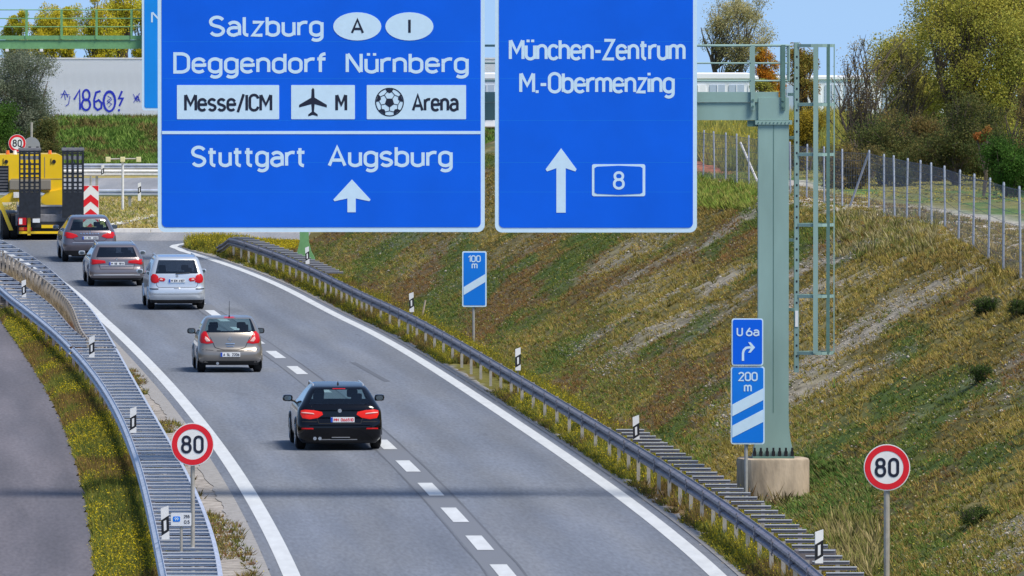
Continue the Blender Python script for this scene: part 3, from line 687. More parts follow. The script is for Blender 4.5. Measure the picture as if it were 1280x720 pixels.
for yy in (-.26, .26):
    for py in (12.3, 23, 33.5):
        b = MB(); b.tube((fx(-236), yy, fz(py)), (fx(387), yy, fz(py)), .018, n=6); b.build('handrail', M['green_light'], fg)
    for k in range(-5, 9):
        x = fx(34 + 43.7 * k); b = MB(); b.box(x - .03, x + .03, yy - .03, yy + .03, fz(49), fz(12)); b.build('rail_post', M['green_light'], fg)
for px in (10, 53):
    b = MB(); b.bbox(fx(px) - .06, fx(px) + .06, -.3, -.2, fz(64.5), fz(61.2), .01); b.build('small_lamp', M['white'], fg)
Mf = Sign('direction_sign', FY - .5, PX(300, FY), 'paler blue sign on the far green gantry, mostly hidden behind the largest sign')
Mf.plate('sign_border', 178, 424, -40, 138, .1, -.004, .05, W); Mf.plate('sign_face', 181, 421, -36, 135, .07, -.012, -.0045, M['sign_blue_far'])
Mf.text('München', 189.5, 300, 14.5, 29, W, -.016, w=.06)

# ------------------------------------------------------------------ countdown boards and exit number board
def board(pxc, pyb, Y, label, cat, txt, geo, stripes, pole_px):
    s = Sign('countdown_board', Y, PX(pxc, Y), label, cat, 'countdown boards before the exit', gh(PX(pxc, Y), Y))
    x0, x1, y0, y1 = geo
    s.plate('sign_border', x0, x1, y0, y1, .05, -.004, .025, W); s.plate('sign_face', x0 + 1.7, x1 - 1.7, y0 + 1.7, y1 - 2, .03, -.010, -.0045, M['sign_blue_light'])
    for a in txt: s.text(*a, W, -.0155)
    for q in stripes: s.shape(q, W, 'diagonal_stripe', -.0145, -.0105)
    b = MB(); p = s.p(pole_px, y1 - 3); q = s.p(pole_px, y0 + 5); b.tube((p[0], .065, -.3), (p[0], .065, q[1]), .036, n=10); b.build('pole', M['pole_metal'], s.root)
    return s
b1 = board(593, 432, 264.5, 'lone blue 100 m board with one white diagonal stripe on the grassy bank', 'countdown board', [('100', 585, 601, 319, 327.8), ('m', 589.5, 597, 327.2, 336)], (577.8, 608.3, 314, 383.6),
           [[(579.6, 368.8), (606.5, 352.5), (606.5, 342.5), (579.6, 358.8)]], 592)
S2Y = 179.0
b2 = board(934.5, 625, S2Y, 'blue 200 m board with two white diagonal stripes before the concrete block', 'countdown board', [('200', 922.5, 946.8, 464.8, 476.5), ('m', 929.5, 939.5, 478, 490)], (913.3, 955.6, 458, 555.3),
           [[(915.1, 520.3), (953.8, 500), (953.8, 485.3), (915.1, 505.6)], [(915.1, 547), (953.8, 527.3), (953.8, 511.8), (915.1, 532)]], 932.5)
u6 = Sign('exit_number_sign', S2Y - .02, PX(934, S2Y), 'small blue U6a sign with bent white arrow, mounted above the 200 m board', 'sign', None, gh(PX(934, S2Y), S2Y))
u6.plate('sign_border', 914.3, 953.8, 398, 457, .05, -.004, .02, W); u6.plate('sign_face', 915.8, 952.3, 399.5, 455.3, .035, -.010, -.0045, M['sign_blue'])
u6.text('U', 920.5, 928.3, 409, 420.3, W, -.0155, w=.028); u6.text('6a', 932, 948.8, 409, 420.3, W, -.0155, w=.028)
mb = MB(); stroke(mb, [u6.p(*q) for q in [(928.4, 451), (928.4, 441.5), (929.5, 437.5), (932.3, 434.8), (936, 434.2), (939.5, 434.2)]], .045, -.0155)
mb.prism([u6.p(*q) for q in [(943.5, 434.2), (937.8, 427.8), (934.8, 427.8), (939.2, 434.2), (934.8, 440.8), (937.8, 440.8)]][::-1], -.018, -.012)
fmesh(mb, 'arrow', W, u6.root)

# ------------------------------------------------------------------ round speed limit signs
def disc(mb, r, y0, y1, n=40): mb.prism([(r * math.cos(2 * math.pi * i / n), r * math.sin(2 * math.pi * i / n)) for i in range(n)], y0, y1)
def ring_mb(mb, r0, r1, y, n=48):
    v = []; 
    for i in range(n): t = 2 * math.pi * i / n; v += [(r0 * math.cos(t), y, r0 * math.sin(t)), (r1 * math.cos(t), y, r1 * math.sin(t))]
    mb.add(v, [(2 * i, 2 * i + 1, (2 * i + 3) % (2 * n), (2 * i + 2) % (2 * n)) for i in range(n)])
def speed_sign(px, py, Y, zfoot, label, r=.37, poler=.045):
    x = PX(px, Y); zc = PZ(py, Y) - zfoot
    t = empty('speed_limit_sign', (x, Y, zfoot), 0, label, 'speed limit sign', 'round 80 speed limit signs')
    k = r / .37
    b = MB(); disc(b, r, -.004, .02); pl = b.build('sign_plate', M['white'], t, loc=(0, 0, zc))
    b = MB(); ring_mb(b, .355 * k, .262 * k, -.008); fmesh(b, 'red_ring', M['red'], pl)
    b = MB(); text_mb(b, '8', -.195 * k, -.012 * k, -.155 * k, .155 * k, -.009, .046 * k); text_mb(b, '0', .018 * k, .195 * k, -.155 * k, .155 * k, -.009, .046 * k); fmesh(b, 'lettering', M['letter_black'], pl)
    b = MB(); b.tube((0, .07, -.3), (0, .07, zc + .25), poler, n=12); b.build('pole', M['post_metal'], t)
    b = MB(); b.box(-.06, .06, .02, .05, zc - .2, zc - .16); b.box(-.06, .06, .02, .05, zc + .16, zc + .2); b.build('clamp', M['steel'], t)
    return t
yl = 151.8
speed_sign(241, 555.5, yl, 0, 'round 80 sign rising out of the slatted central barrier', .355, .036)
yr_ = 149.6
speed_sign(1108.3, 584.3, yr_, gh(PX(1106, yr_), yr_), 'round 80 sign on its own post in the grass at the foot of the bank', .378, .05)
speed_sign(22, 179, 388, 1.2, 'distant round 80 sign above the yellow lorry', .37)

# kilometre plate in the barrier
kp = Sign('kilometre_plate', 151.5, PX(226.7, 151.5), 'little white and blue kilometre plate beside the post of the round sign in the barrier', 'sign', None, 0)
kp.plate('plate', 214, 239.5, 641, 657.5, .02, -.004, .012, M['plate'])
kp.shape(rrect(216.5, 225.5, 645.5, 652, 1.2, 3), M['sign_blue_light'], 'motorway_shield', -.008, -.0045)
kp.text('99', 218.6, 223.6, 646.8, 650.8, W, -.0105, w=.009); kp.text('255', 230, 237.5, 643.6, 647.6, M['letter_black'], -.008, w=.009); kp.text('0,5', 230.5, 237.5, 650.3, 654.6, M['letter_black'], -.008, w=.009)
b = MB(); b.tube((PX(226.7, 151.5) - kp.x, .04, 0), (PX(226.7, 151.5) - kp.x, .04, PZ(642, 151.5)), .024, n=10); b.build('pole', M['post_metal'], kp.root)

# ------------------------------------------------------------------ delineator posts
def delin_meshes(h):
    w = .065
    lo = MB(); lo.prism([(-w, 0), (w, 0), (w, h - .42), (-w, h - .50)], -.035, .035)
    bk = MB(); bk.prism([(-w, h - .50), (w, h - .42), (w, h - .16), (-w, h - .24)], -.036, .036)
    up = MB(); up.prism([(-w, h - .24), (w, h - .16), (w, h), (-w, h - .045)], -.035, .035)
    rf = MB(); rf.prism([(-.022, h - .425), (.022, h - .40), (.022, h - .235), (-.022, h - .255)], -.041, -.0362)
    return lo.mesh('lower_body', M['white']), bk.mesh('black_band', M['black']), up.mesh('upper_body', M['white']), rf.mesh('reflector', M['white'])
DM = {}
def delineator(px, pyb, pyt, dz, full, label, group, Yf=None):
    x, Y = G(px, pyb, dz)
    if Yf: Y = Yf; x = PX(px, Y)
    zb = float(h0(Y)) + dz; top = PZ(pyt, Y)
    z0 = gh(x, Y) - .02 if full else zb
    if full == 'rail': z0 = PZ(pyb, Y)
    h = round(top - z0, 2); 
    if h not in DM: DM[h] = delin_meshes(h)
    t = empty('delineator_post', (x, Y, z0), 0, label, 'delineator post', group)
    t.rotation_euler = (0, R(random.uniform(-2, 2)), R(random.uniform(-6, 6)))
    if dz == .75:
        b = MB(); b.tube((0, .02, -.78), (0, .02, .08), .022, n=6); b.build('bracket', M['post_metal'], t)
    for nme, me in zip(('lower_body', 'black_band', 'upper_body', 'reflector'), DM[h]): link(nme, me, t)
    return t
gL = 'delineator posts on the central barrier'; gR = 'delineator posts along the right barrier'
delineator(30, 371.5, 349.5, .78, False, 'delineator post farthest up the central barrier, level with the black car of the queue', gL)['label'] = 'white delineator post highest up on the slatted central barrier, near the left picture edge'
delineator(114.7, 446.5, 419, .78, False, 'white delineator post on the central barrier where its two branches join', gL)
delineator(166.5, 541, 508, .78, False, 'white delineator post on the slatted barrier, between the fork and the round sign', gL)
delineator(207, 674, 632, .78, False, 'white delineator post on the slatted barrier right beside the kilometre plate', gL)
delineator(384.5, 330, 308, .75, False, 'far white delineator post by the foot of the light green gantry pillar', gR)
delineator(514.8, 390, 365, .75, False, 'white delineator post next to the leaning wooden stick behind the right guardrail', gR)
delineator(647.5, 463, 434, .75, False, 'white delineator post to the right of the lone 100 m board', gR)
delineator(795.5, 549, 518.5, .78, False, 'white delineator post where the slatted part of the right barrier begins', gR)
delineator(1023.5, 704, 661.5, .78, False, 'white delineator post at the near end of the right barrier', gR)
delineator(174.5, 251, 228, 0, 'rail', 'distant delineator post behind the blue-grey guardrail, right of the sensor pole', 'distant delineator posts', 397.5)
delineator(128.5, 219, 205.5, 0, 'rail', 'most distant delineator post, at the foot of the green bank', 'distant delineator posts', 431.6)
# leaning stick
sx_, sY = G(526, 388, .0); sY = 283; sx_ = PX(525, sY)
b = MB(); z_ = gh(sx_, sY); b.tube((0, 0, -.2), (.17, 0, .62), .035, .03, n=7); tag(b.build('wooden_stick', M['wood'], None, loc=(sx_, sY, z_ + .15)), 'pale wooden stick leaning in the grass behind the right guardrail', 'stick')

# ------------------------------------------------------------------ guardrails
def bar_path(f, y0, y1):
    out = []; y = y0 + .2
    while y < y1:
        out.append((float(f(y)), y)); y += float(np.interp(y, [145, 180, 214, 245, 273, 310], [1.05, 1.35, 1.72, 2.3, 2.8, 3.2]))
    return out
def path_pts(f, y0, y1, step=1.33):
    n = max(2, int(round((y1 - y0) / step))); return [(float(f(y0 + (y1 - y0) * i / n)), y0 + (y1 - y0) * i / n) for i in range(n + 1)]
M['zinc_edge'] = mat('zinc_edge', (.55, .57, .60), .5, .2)
WB = [(0, .44), (.0, .47), (.075, .505), (.075, .545), (0, .58), (0, .61), (.075, .645), (.075, .69), (0, .725), (0, .75)]
def w_rail(pts, side, zof=None, drop=0):
    """W-profile beam swept along pts; side=+1 bulges to +x"""
    mb = MB(); V = []; k = len(WB)
    for i, (x, y) in enumerate(pts):
        a = pts[max(i - 1, 0)]; c_ = pts[min(i + 1, len(pts) - 1)]; tx_, ty_ = c_[0] - a[0], c_[1] - a[1]; L_ = math.hypot(tx_, ty_)
        nx, ny = ty_ / L_ * side, -tx_ / L_ * side; z = float(h0(y)) + (zof(y) if zof else 0)
        V += [(x + nx * o, y + ny * o, z + zz) for o, zz in WB] + [(x + nx * (o - .012), y + ny * (o - .012), z + zz) for o, zz in WB[::-1]]
    n2 = 2 * k; f = []
    for i in range(len(pts) - 1):
        for j in range(n2): f.append((i * n2 + j, i * n2 + (j + 1) % n2, (i + 1) * n2 + (j + 1) % n2, (i + 1) * n2 + j))
    f += [tuple(range(n2)), tuple(range((len(pts) - 1) * n2, len(pts) * n2))]
    mb.add(V, f); return mb
def c_post_mesh(h, m):
    b = MB(); b.box(-.036, .036, -.028, -.022, -.4, h); b.box(-.036, -.030, -.022, .03, -.4, h); b.box(.030, .036, -.022, .03, -.4, h); return b.mesh('post', m)
def bar_mesh(w, m, hh=.034, dd=.05):
    b = MB(); b.box(-w / 2, w / 2, -dd / 2, dd / 2, -hh / 2, hh / 2); b.box(-w / 2, w / 2, -dd / 2 - .014, dd / 2 + .004, hh / 2 + .001, hh / 2 + .016); me = b.mesh('spacer_bar', m); me.materials.append(M['zinc_edge'])
    for p_ in me.polygons:
        if p_.index >= 6: p_.material_index = 1
    return me
def barrier(name, label, fl, fr, y0, y1, ml, mr_, bar_m, post_m, group, step=1.33, railL=True, railR=True, zof=None, sides=(-1, 1)):
    t = empty(name, (0, 0, 0), 0, label, 'guardrail', group)
    pl = path_pts(fl, y0, y1, step); pr = path_pts(fr, y0, y1, step)
    bl_ = bar_path(fl, y0, y1); br_ = bar_path(fr, y0, y1)
    if railL == 'posts':
        tb = MB()
        for a, c_ in zip(pl[:-1], pl[1:]): tb.tube((a[0], a[1], float(h0(a[1])) + .735), (c_[0], c_[1], float(h0(c_[1])) + .735), .022, n=6, cap=False)
        tb.build('top_tube', ml, t, True); fp_ = MB(); fp_.box(-.045, .045, -.02, .02, -.3, .75); fpm = fp_.mesh('flat_post', ml)
        for a, c_ in path_pts(fl, y0, y1, 1.9): link('flat_post', fpm, t, (a - .03, c_, float(h0(c_))))
    elif railL: w_rail(pl, sides[0], zof).build('rail', ml, t, True)
    if railR: w_rail(pr, sides[1], zof).build('rail', mr_, t, True)
    pm = c_post_mesh(.72, post_m); bars = {}
    for i, (a, c_) in enumerate(zip(bl_, br_)):
        w_ = round((c_[0] - a[0]) - .02, 1) + .0; w_ = max(.3, round(((c_[0] - a[0]) - .02) * 20) / 20)
        if w_ not in bars: bars[w_] = bar_mesh(w_, bar_m)
        z = float(h0(a[1])) + (zof(a[1]) if zof else 0)
        o = link('spacer_bar', bars[w_], t, ((a[0] + c_[0]) / 2, (a[1] + c_[1]) / 2, z + .722 + random.uniform(-.006, .006)), R(random.uniform(-.6, .6)))
        o.rotation_euler = (0, R(random.uniform(-.5, .5)), R(random.uniform(-1, 1))); o.scale = (1, 1, 1 + max(0, a[1] - 160) / 150 * .55)
        if i % 2 == 0: (link('post', pm, t, (a[0] + .06, a[1], z)) if railL != 'posts' else None); link('post', pm, t, (c_[0] - .06, c_[1] + .3, z))
    return t
grp = 'slatted barriers in the central strip'
# near common stretch, then two branches behind the fork
barrier('double_guardrail', 'wide slatted double guardrail in the centre, with the round 80 sign in it', XLL, XLR, 142.0, 243.8, M['steel'], M['steel'], M['steel'], M['steel_dull'], grp)
XMID2 = lambda y: XMID(y) if y > 250 else float(XMID(250)) + (250 - y) * .055
barrier('double_guardrail', 'slatted branch of the central barrier closer to the queue of cars, above brown weeds', XMID2, XLR, 245.1, 337, M['steel_brown'], M['steel'], M['steel'], M['steel_brown'], grp, railL='posts')
XLLR2 = lambda y: XLLR(y) if y > 249 else float(XLLR(249)) + (249 - y) * .075
barrier('double_guardrail', 'outer left slatted branch of the central barrier, running beside the old side road', XLL, XLLR2, 245.1, 318, M['steel'], M['steel_dull'], M['steel'], M['steel_dull'], grp, railR=True)

gr = empty('guardrail', (0, 0, 0), 0, 'single dark guardrail with many posts along the right road edge, slatted at both ends', 'guardrail')
def endz(y): return -.45 * float(sstep(np.float64(y), 334.5, 338)) 
rpts = path_pts(XRAIL, 140, 338, 1.5)
w_rail(rpts, -1, endz).build('rail', M['steel_dull'], gr, True)
pm = c_post_mesh(.74, M['post_metal']); bm_ = bar_mesh(.60, M['steel_dull'], .045, .05)
y = 140.6
while y < 336:
    link('post', pm, gr, (float(XRAIL(y)) + .06, y, float(h0(y)) + endz(y)))
    y += 4.0 if 195 < y < 285 else (2.0 if y >= 285 else 2.66)
y = 140.4
while y < 195.5:
    link('spacer_bar', bm_, gr, (float(XRAIL(y)) + .40, y, .722)); y += 1.52
y = 307
while y < 336:
    link('spacer_bar', bm_, gr, (float(XRAIL(y)) + .40, y, float(h0(y)) + .722 + endz(y))); y += 1.33
for y in (142, 150, 158, 166, 174, 182, 190):
    link('post', pm, gr, (float(XRAIL(y)) + .66, y, 0))
sm_ = MB(); sm_.box(-.012, .0, -.10, .10, .455, .745)
for dz_ in (.49, .56, .64, .71): sm_.box(-.024, -.012, -.012, .012, dz_ - .012, dz_ + .012)
sme = sm_.mesh('splice_joint', M['steel_dull'])
for y in np.arange(142.6, 334, 4.0):
    hdg = math.atan2(-(float(XRAIL(y + .5)) - float(XRAIL(y - .5))), 1.0); link('splice_joint', sme, gr, (float(XRAIL(y)) - .078, y, float(h0(y)) + endz(y)), hdg)
b = MB(); x = float(XRAIL(151.4)); b.bbox(x + .05, x + .74, 151.2, 151.32, .5, .76, .02); b.build('end_cap', M['steel_dull'], gr)

# far guardrails (straight, across the picture)
def far_rail(label, Y, x0, x1, ztop, m, gap, group='distant guardrails', post_w=.12, ground=1.2):
    t = empty('guardrail', (0, Y, ground), 0, label, 'guardrail', group)
    b = MB(); h_ = ztop - ground
    P = [(0, -.31), (-.07, -.25), (-.07, -.2), (0, -.17), (0, -.14), (-.07, -.1), (-.07, -.05), (0, 0), (.015, 0), (.015, -.31)]
    n = len(P); b.add([(x0, a, h_ + z) for a, z in P] + [(x1, a, h_ + z) for a, z in P], [tuple(range(n)), tuple(range(n, 2 * n))] + [(i, (i + 1) % n, n + (i + 1) % n, n + i) for i in range(n)])
    b.build('rail', m, t)
    pb = MB(); pb.box(-post_w / 2, post_w / 2, .02, .12, -.3, h_ - .04); me = pb.mesh('post', M['post_metal']); x = x0 + .5
    while x < x1: link('post', me, t, (x, 0, 0)); x += gap
    return t
far_rail('blue-grey guardrail on stout posts crossing behind the sensor pole', 398, -30, -8, PZ(236.5, 398), M['steel'], .72 * 2)
far_rail('middle distant guardrail along the near side of the far motorway', 432, -40, -4, PZ(212, 432), M['wall_trim'], 4, ground=1.2)
far_rail('farthest thin guardrail at the foot of the green bank', 478, -44, -2, PZ(204.5, 478), M['steel'], 4)
b = MB(); b.box(-45, -3, 432.5, 432.7, PZ(219, 432.5), PZ(215.6, 432.5)); tag(b.build('low_wall', mat('red_brown_wall', (.32, .15, .11), .8, var=.4, scale=1.5)), 'low red-brown strip of wall under the middle distant guardrail', 'wall')

# sensor pole with three yellowish boxes
sp_y = 392; sp = empty('sensor_pole', (PX(153.7, sp_y), sp_y, 1.2), 0, 'pole with a crossbar carrying three pale yellow detector boxes', 'traffic sensor')
zt_ = PZ(199, sp_y) - 1.2
b = MB(); b.tube((0, 0, -.2), (0, 0, zt_), .055, n=10); b.build('pole', M['wall_trim'], sp)
b = MB(); b.tube((-.75, 0, zt_), (.75, 0, zt_ + .02), .035, n=8); b.build('crossbar', M['post_metal'], sp)
for xx in (-.62, 0, .68):
    b = MB(); b.bbox(xx - .10, xx + .10, -.14, .1, zt_ - .12, zt_ + .10, .02); b.build('detector_box', mat('pale_yellow_box', (.75, .68, .36), .5), sp)

# red and white chevron board
cv = Sign('chevron_board', 362, PX(113.7, 362), 'tall board with red and white chevrons pointing up, next to the lorry ramp', 'sign', None, 1.2)
cv.plate('board', 104, 123.8, 232, 295, .01, -.004, .03, M['white'])
for k in range(3):
    y_ = 243 + k * 18
    cv.shape([(104.2, y_ + 17), (104.2, y_ + 8), (113.7, y_), (123.4, y_ + 8), (123.4, y_ + 17), (113.7, y_ + 9)][::-1], M['red'], 'red_stripe', -.008, -.0045)
cv.shape([(104.2, 241), (104.2, 232.3), (112.5, 232.3)][::-1], M['red'], 'red_stripe', -.008, -.0045)
cv.shape([(115, 232.3), (123.4, 232.3), (123.4, 240)][::-1], M['red'], 'red_stripe', -.008, -.0045)
b = MB(); b.tube((0, .08, -.2), (0, .08, 2.0), .04); b.build('pole', M['post_metal'], cv.root)
# ------------------------------------------------------------------ cars
def interp_rows(prof, zs):
    P = np.array(prof); return np.array([[z] + [np.interp(z, P[:, 0], P[:, k]) for k in range(1, P.shape[1])] for z in zs])
def smooth_prof(prof, n=64):
    P = np.array(prof, float); t = np.linspace(0, 1, n); z = P[0, 0] + (P[-1, 0] - P[0, 0]) * (1 - (1 - t) ** 2.0); Q = interp_rows(prof, z)
    for _ in range(3):
        Q[1:-1, 1:] = (Q[:-2, 1:] + 2 * Q[1:-1, 1:] + Q[2:, 1:]) / 4
    return Q
class Shell:
    """car body lofted through plan outlines, one per height: half width, rear offset, front position"""
    def __init__(s, prof, crown=.05, Rr=.22, a=.78):
        s.Q = smooth_prof(prof); s.crown = crown; s.Rr = Rr; s.a = a
        s.S = np.array([-1, -.992, -.975, -.95, -.91, -.86, -.80, -.70, -.55, -.35, -.12, .12, .35, .55, .70, .80, .86, .91, .95, .975, .992, 1])
        s.T = np.array([0, .04, .10, .13, .22, .30, .325, .40, .48, .56, .59, .68, .76, .84, .92, 1])
    def at(s, z): return [np.interp(z, s.Q[:, 0], s.Q[:, k]) for k in (1, 2, 3)]
    def corner(s, q):
        q = np.clip((np.abs(q) - s.a) / (1 - s.a), 0, 1); return 1 - np.sqrt(np.clip(1 - q * q, 0, 1))
    def rear(s, x, z):
        w, yr, yf = s.at(z); q = x / w; return float(yr + s.crown * q * q + s.Rr * s.corner(q))
    def outline(s, w, yr, yf):
        S = s.S; k = min(1, (yf - yr) / 1.4); rear = [(q * w, yr + k * (s.crown * q * q + s.Rr * s.corner(q))) for q in S]
        front = [(q * w, yf - k * (2.2 * s.crown * q * q + 1.6 * s.Rr * s.corner(q))) for q in S[::-1]]
        y0 = rear[-1][1]; y1 = front[0][1]
        bul = lambda t: w * (1 - .0 * t)
        side = [(bul(t), y0 + (y1 - y0) * t) for t in s.T[1:-1]]
        return rear + side + front + [(-x, y) for x, y in side[::-1]]
def make_car(name, label, cat, px, py, heading, sp):
    x, Y = G(px, py); z = float(h0(Y))
    root = empty(name, (x, Y, z), heading, label, cat, 'cars driving up the slip road')
    dz = (float(h0(Y + 3)) - z) / 3; root.rotation_euler = (math.atan(dz), 0, heading)
    sh = Shell(sp['prof'], sp.get('crown', .05), sp.get('Rr', .22)); Q = sh.Q
    zmin, belt, gtop = sp['prof'][0][0], sp['belt'], sp['gtop']; rz0, rz1 = sp['rwin']; fz0_, fz1_ = sp['fwin']; skirt = sp['skirt']
    rows = sorted(set([round(float(v), 4) for v in Q[:, 0]] + [belt, gtop, rz0, rz1, fz0_, fz1_, skirt]))
    K = len(sh.outline(1, 0, 1)); nS = len(sh.S); nT = len(sh.T) - 2
    V = []
    for zz in rows:
        w, yr, yf = sh.at(zz); V += [(a, b_, zz) for a, b_ in sh.outline(w, yr, yf)]
    parts = {}
    def put(k, f): parts.setdefault(k, []).append(f)
    nr = len(rows); rwf = sp.get('rwf', .80)
    for j in range(nr - 1):
        zm = (rows[j] + rows[j + 1]) / 2
        for i in range(K):
            f = (j * K + i, j * K + (i + 1) % K, (j + 1) * K + (i + 1) % K, (j + 1) * K + i)
            key = 'skirt' if zm < skirt else 'body'
            if i < nS - 1:
                sm_ = abs((sh.S[i] + sh.S[i + 1]) / 2)
                if rz0 < zm < rz1 and sm_ < rwf: key = 'rear_window'
            elif i < nS - 1 + nT + 1:
                t_ = i - (nS - 1)
                if belt < zm < gtop: key = {2: 'w0', 3: 'w0', 4: 'w0', 6: 'w1', 7: 'w1', 8: 'w1', 10: 'w2', 11: 'w2'}.get(t_ - 0, 'body')
            elif i < nS - 1 + nT + 1 + nS - 1:
                q = i - (nS + nT); sm_ = abs((sh.S[q] + sh.S[q + 1]) / 2)
                if fz0_ < zm < fz1_ and sm_ < .88: key = 'windscreen'
            else:
                t_ = (K - 1 - i)
                if belt < zm < gtop: key = {2: 'w3', 3: 'w3', 4: 'w3', 6: 'w4', 7: 'w4', 8: 'w4', 10: 'w5', 11: 'w5'}.get(t_, 'body')
            put(key, f)
    put('body', tuple((nr - 1) * K + i for i in range(K))); put('skirt', tuple(range(K - 1, -1, -1)))
    def out(key, nme, m):
        fs_ = parts.get(key)
        if not fs_: return None
        used = sorted({i for f in fs_ for i in f}); mp = {u: k for k, u in enumerate(used)}
        me = bpy.data.meshes.new(nme); me.from_pydata([V[u] for u in used], [], [tuple(mp[i] for i in f) for f in fs_]); me.materials.append(m)
        me.polygons.foreach_set('use_smooth', [True] * len(me.polygons)); me.set_sharp_from_angle(angle=R(50))
        return link(nme, me, root)
    body = out('body', 'body', sp['paint']); out('skirt', 'lower_bumper', M['dark_trim'])
    rw = out('rear_window', 'rear_window', sp.get('rglass', M['glass'])); out('windscreen', 'windscreen', M['windscreen'])
    for k in range(6): out('w%d' % k, 'side_window', M['glass_dark'])
    def drape(pts, off, nme, m, parent=None, rings=4, thick=.012):
        P = [Vector(p) for p in pts]
        # densify
        D = []
        for i, p in enumerate(P):
            q = P[(i + 1) % len(P)]; n_ = max(1, int((q - p).length / .06)); D += [p.lerp(q, t / n_) for t in range(n_)]
        c_ = sum(D, Vector((0, 0))) / len(D); v = []; n_ = len(D)
        for p in D: v.append((p.x, sh.rear(p.x, p.y) + .01, p.y))
        for r_ in range(rings):
            for p in D:
                q = p.lerp(c_, r_ / rings); v.append((q.x, sh.rear(q.x, q.y) - off - thick * .0 - (0 if r_ == 0 else .006), q.y))
        v.append((c_.x, sh.rear(c_.x, c_.y) - off - .006, c_.y))
        f = [(j * n_ + i, j * n_ + (i + 1) % n_, (j + 1) * n_ + (i + 1) % n_, (j + 1) * n_ + i) for j in range(rings) for i in range(n_)]
        f += [(rings * n_ + i, rings * n_ + (i + 1) % n_, len(v) - 1) for i in range(n_)]
        mb = MB(); mb.add(v, f); return mb.build(nme, m, parent or root, True)
    def dline(pts, w, off, nme, m, parent=None):
        mb = MB(); P = []
        for a, b_ in zip(pts[:-1], pts[1:]):
            n_ = max(1, int(math.hypot(b_[0] - a[0], b_[1] - a[1]) / .08)); P += [(a[0] + (b_[0] - a[0]) * t / n_, a[1] + (b_[1] - a[1]) * t / n_) for t in range(n_)]
        P.append(pts[-1]); stroke(mb, P, w, 0); mb.v = [(a, sh.rear(a, c_) - off, c_) for a, b_, c_ in mb.v]
        return fmesh(mb, nme, m, parent or root)
    for s_ in (-1, 1):
        for nm, m, pts, off in sp['lamps']:
            drape([(s_ * a, b_) for a, b_ in pts], off, nm, m)
    for pts, w in sp.get('seams', []): dline(pts, w, .004, 'panel_gap', M['seam'])
    for nm, m, pts, off in sp.get('drapes', []): drape(pts, off, nm, m)
    # number plate
    x0, x1, z0, z1 = sp['plate']; yy = sh.rear(0, (z0 + z1) / 2) - .03
    mb = MB(); mb.box(x0, x1, yy, yy + .05, z0, z1); pl = mb.build('number_plate', M['plate'], root)
    mb = MB(); mb.box(x0, x0 + .045, yy - .003, yy - .0005, z0 + .002, z1 - .002); mb.build('blue_strip', M['plate_blue'], pl)
    mb = MB(); text_mb(mb, sp['reg'], x0 + .065, x1 - .02, z0 + .02, z1 - .02, yy - .004, .013); fmesh(mb, 'lettering', sp.get('regm', M['letter_black']), pl)
    # wheels
    tr = sh.at(.5)[0] + .010; tw = .23; rad = sp['wheel']
    tm = MB(); tm.lathe_x([(-tw / 2, .2), (-tw / 2, rad - .07), (-tw / 2 + .02, rad - .02), (-tw / 2 + .05, rad), (tw / 2 - .05, rad), (tw / 2 - .02, rad - .02), (tw / 2, rad - .07), (tw / 2, .2)], 28); tme = tm.mesh('wheel', M['tyre'], True)
    rm = MB(); rm.lathe_x([(0, 0.01), (.02, .05), (.0, .07)], 12)
    rm.lathe_x([(.02, .19), (.035, .215), (.02, .225)], 24)
    for k in range(7):
        a = 2 * math.pi * k / 7; rm.tube((.01, math.cos(a) * .04, math.sin(a) * .04), (.02, math.cos(a) * .20, math.sin(a) * .20), .022, .018, n=4)
    rme = rm.mesh('rim', M['rim']); dk = MB(); dk.lathe_x([(-.03, 0.005), (-.03, .21)], 20); dme = dk.mesh('brake_disc', M['dark_trim'])
    for ax in sp['axles']:
        for s_ in (-1, 1):
            wo = link('wheel', tme, root, (s_ * (tr - tw / 2), ax, rad)); r_ = link('rim', rme, wo, (s_ * (tw / 2 - .02), 0, 0), 0 if s_ > 0 else math.pi); link('brake_disc', dme, wo, (s_ * (tw / 2 + .027), 0, 0), 0 if s_ > 0 else math.pi)
            mb = MB(); n_ = 16; rr_ = rad + .03; w_ = sh.at(.5)[0] + .003
            pts = [(rr_ * math.cos(math.pi * k / n_), rr_ * math.sin(math.pi * k / n_)) for k in range(n_ + 1)] + [(-rr_, -.2), (rr_, -.2)]
            mb.add([(s_ * (w_ - max(0, zz - .0) * 0.0), ax + yy_, rad + zz) for yy_, zz in pts], [tuple(range(len(pts)))]); mb.build('wheel_arch', M['dark_trim'], root)
            mb = MB(); rq = rr_ + .015
            for k in range(n_): mb.tube((s_ * (w_ + .0), ax + rq * math.cos(math.pi * k / n_), rad + rq * math.sin(math.pi * k / n_)), (s_ * w_, ax + rq * math.cos(math.pi * (k + 1) / n_), rad + rq * math.sin(math.pi * (k + 1) / n_)), .024, n=6, cap=False)
            mb.build('arch_lip', sp['paint'], root, True)
    mb = MB(); mb.box(-.62, .62, .35, sp['prof'][0][3] - .5, .2, .3); mb.build('underside', M['dark_trim'], root)
    # mirrors
    my, mz, mw = sp['mirror']
    for s_ in (-1, 1):
        mb = MB(); mb.bbox(s_ * (mw + .0) - .115, s_ * mw + .115, my, my + .14, mz - .07, mz + .08, .065)
        mo = mb.build('wing_mirror', sp.get('mpaint', sp['paint']), root, True)
        mb = MB(); mb.add([(s_ * mw + a, my - .003, mz + .005 + b_) for a, b_ in rrect(-.078, .078, -.048, .05, .045, 3)], [tuple(range(16))]); mb.build('mirror_glass', M['mirror_glass'], mo)
        mb = MB(); mb.tube((s_ * (mw - .2), my + .1, mz - .08), (s_ * (mw - .07), my + .08, mz - .04), .025, n=6); mb.build('mirror_arm', M['dark_trim'], mo)
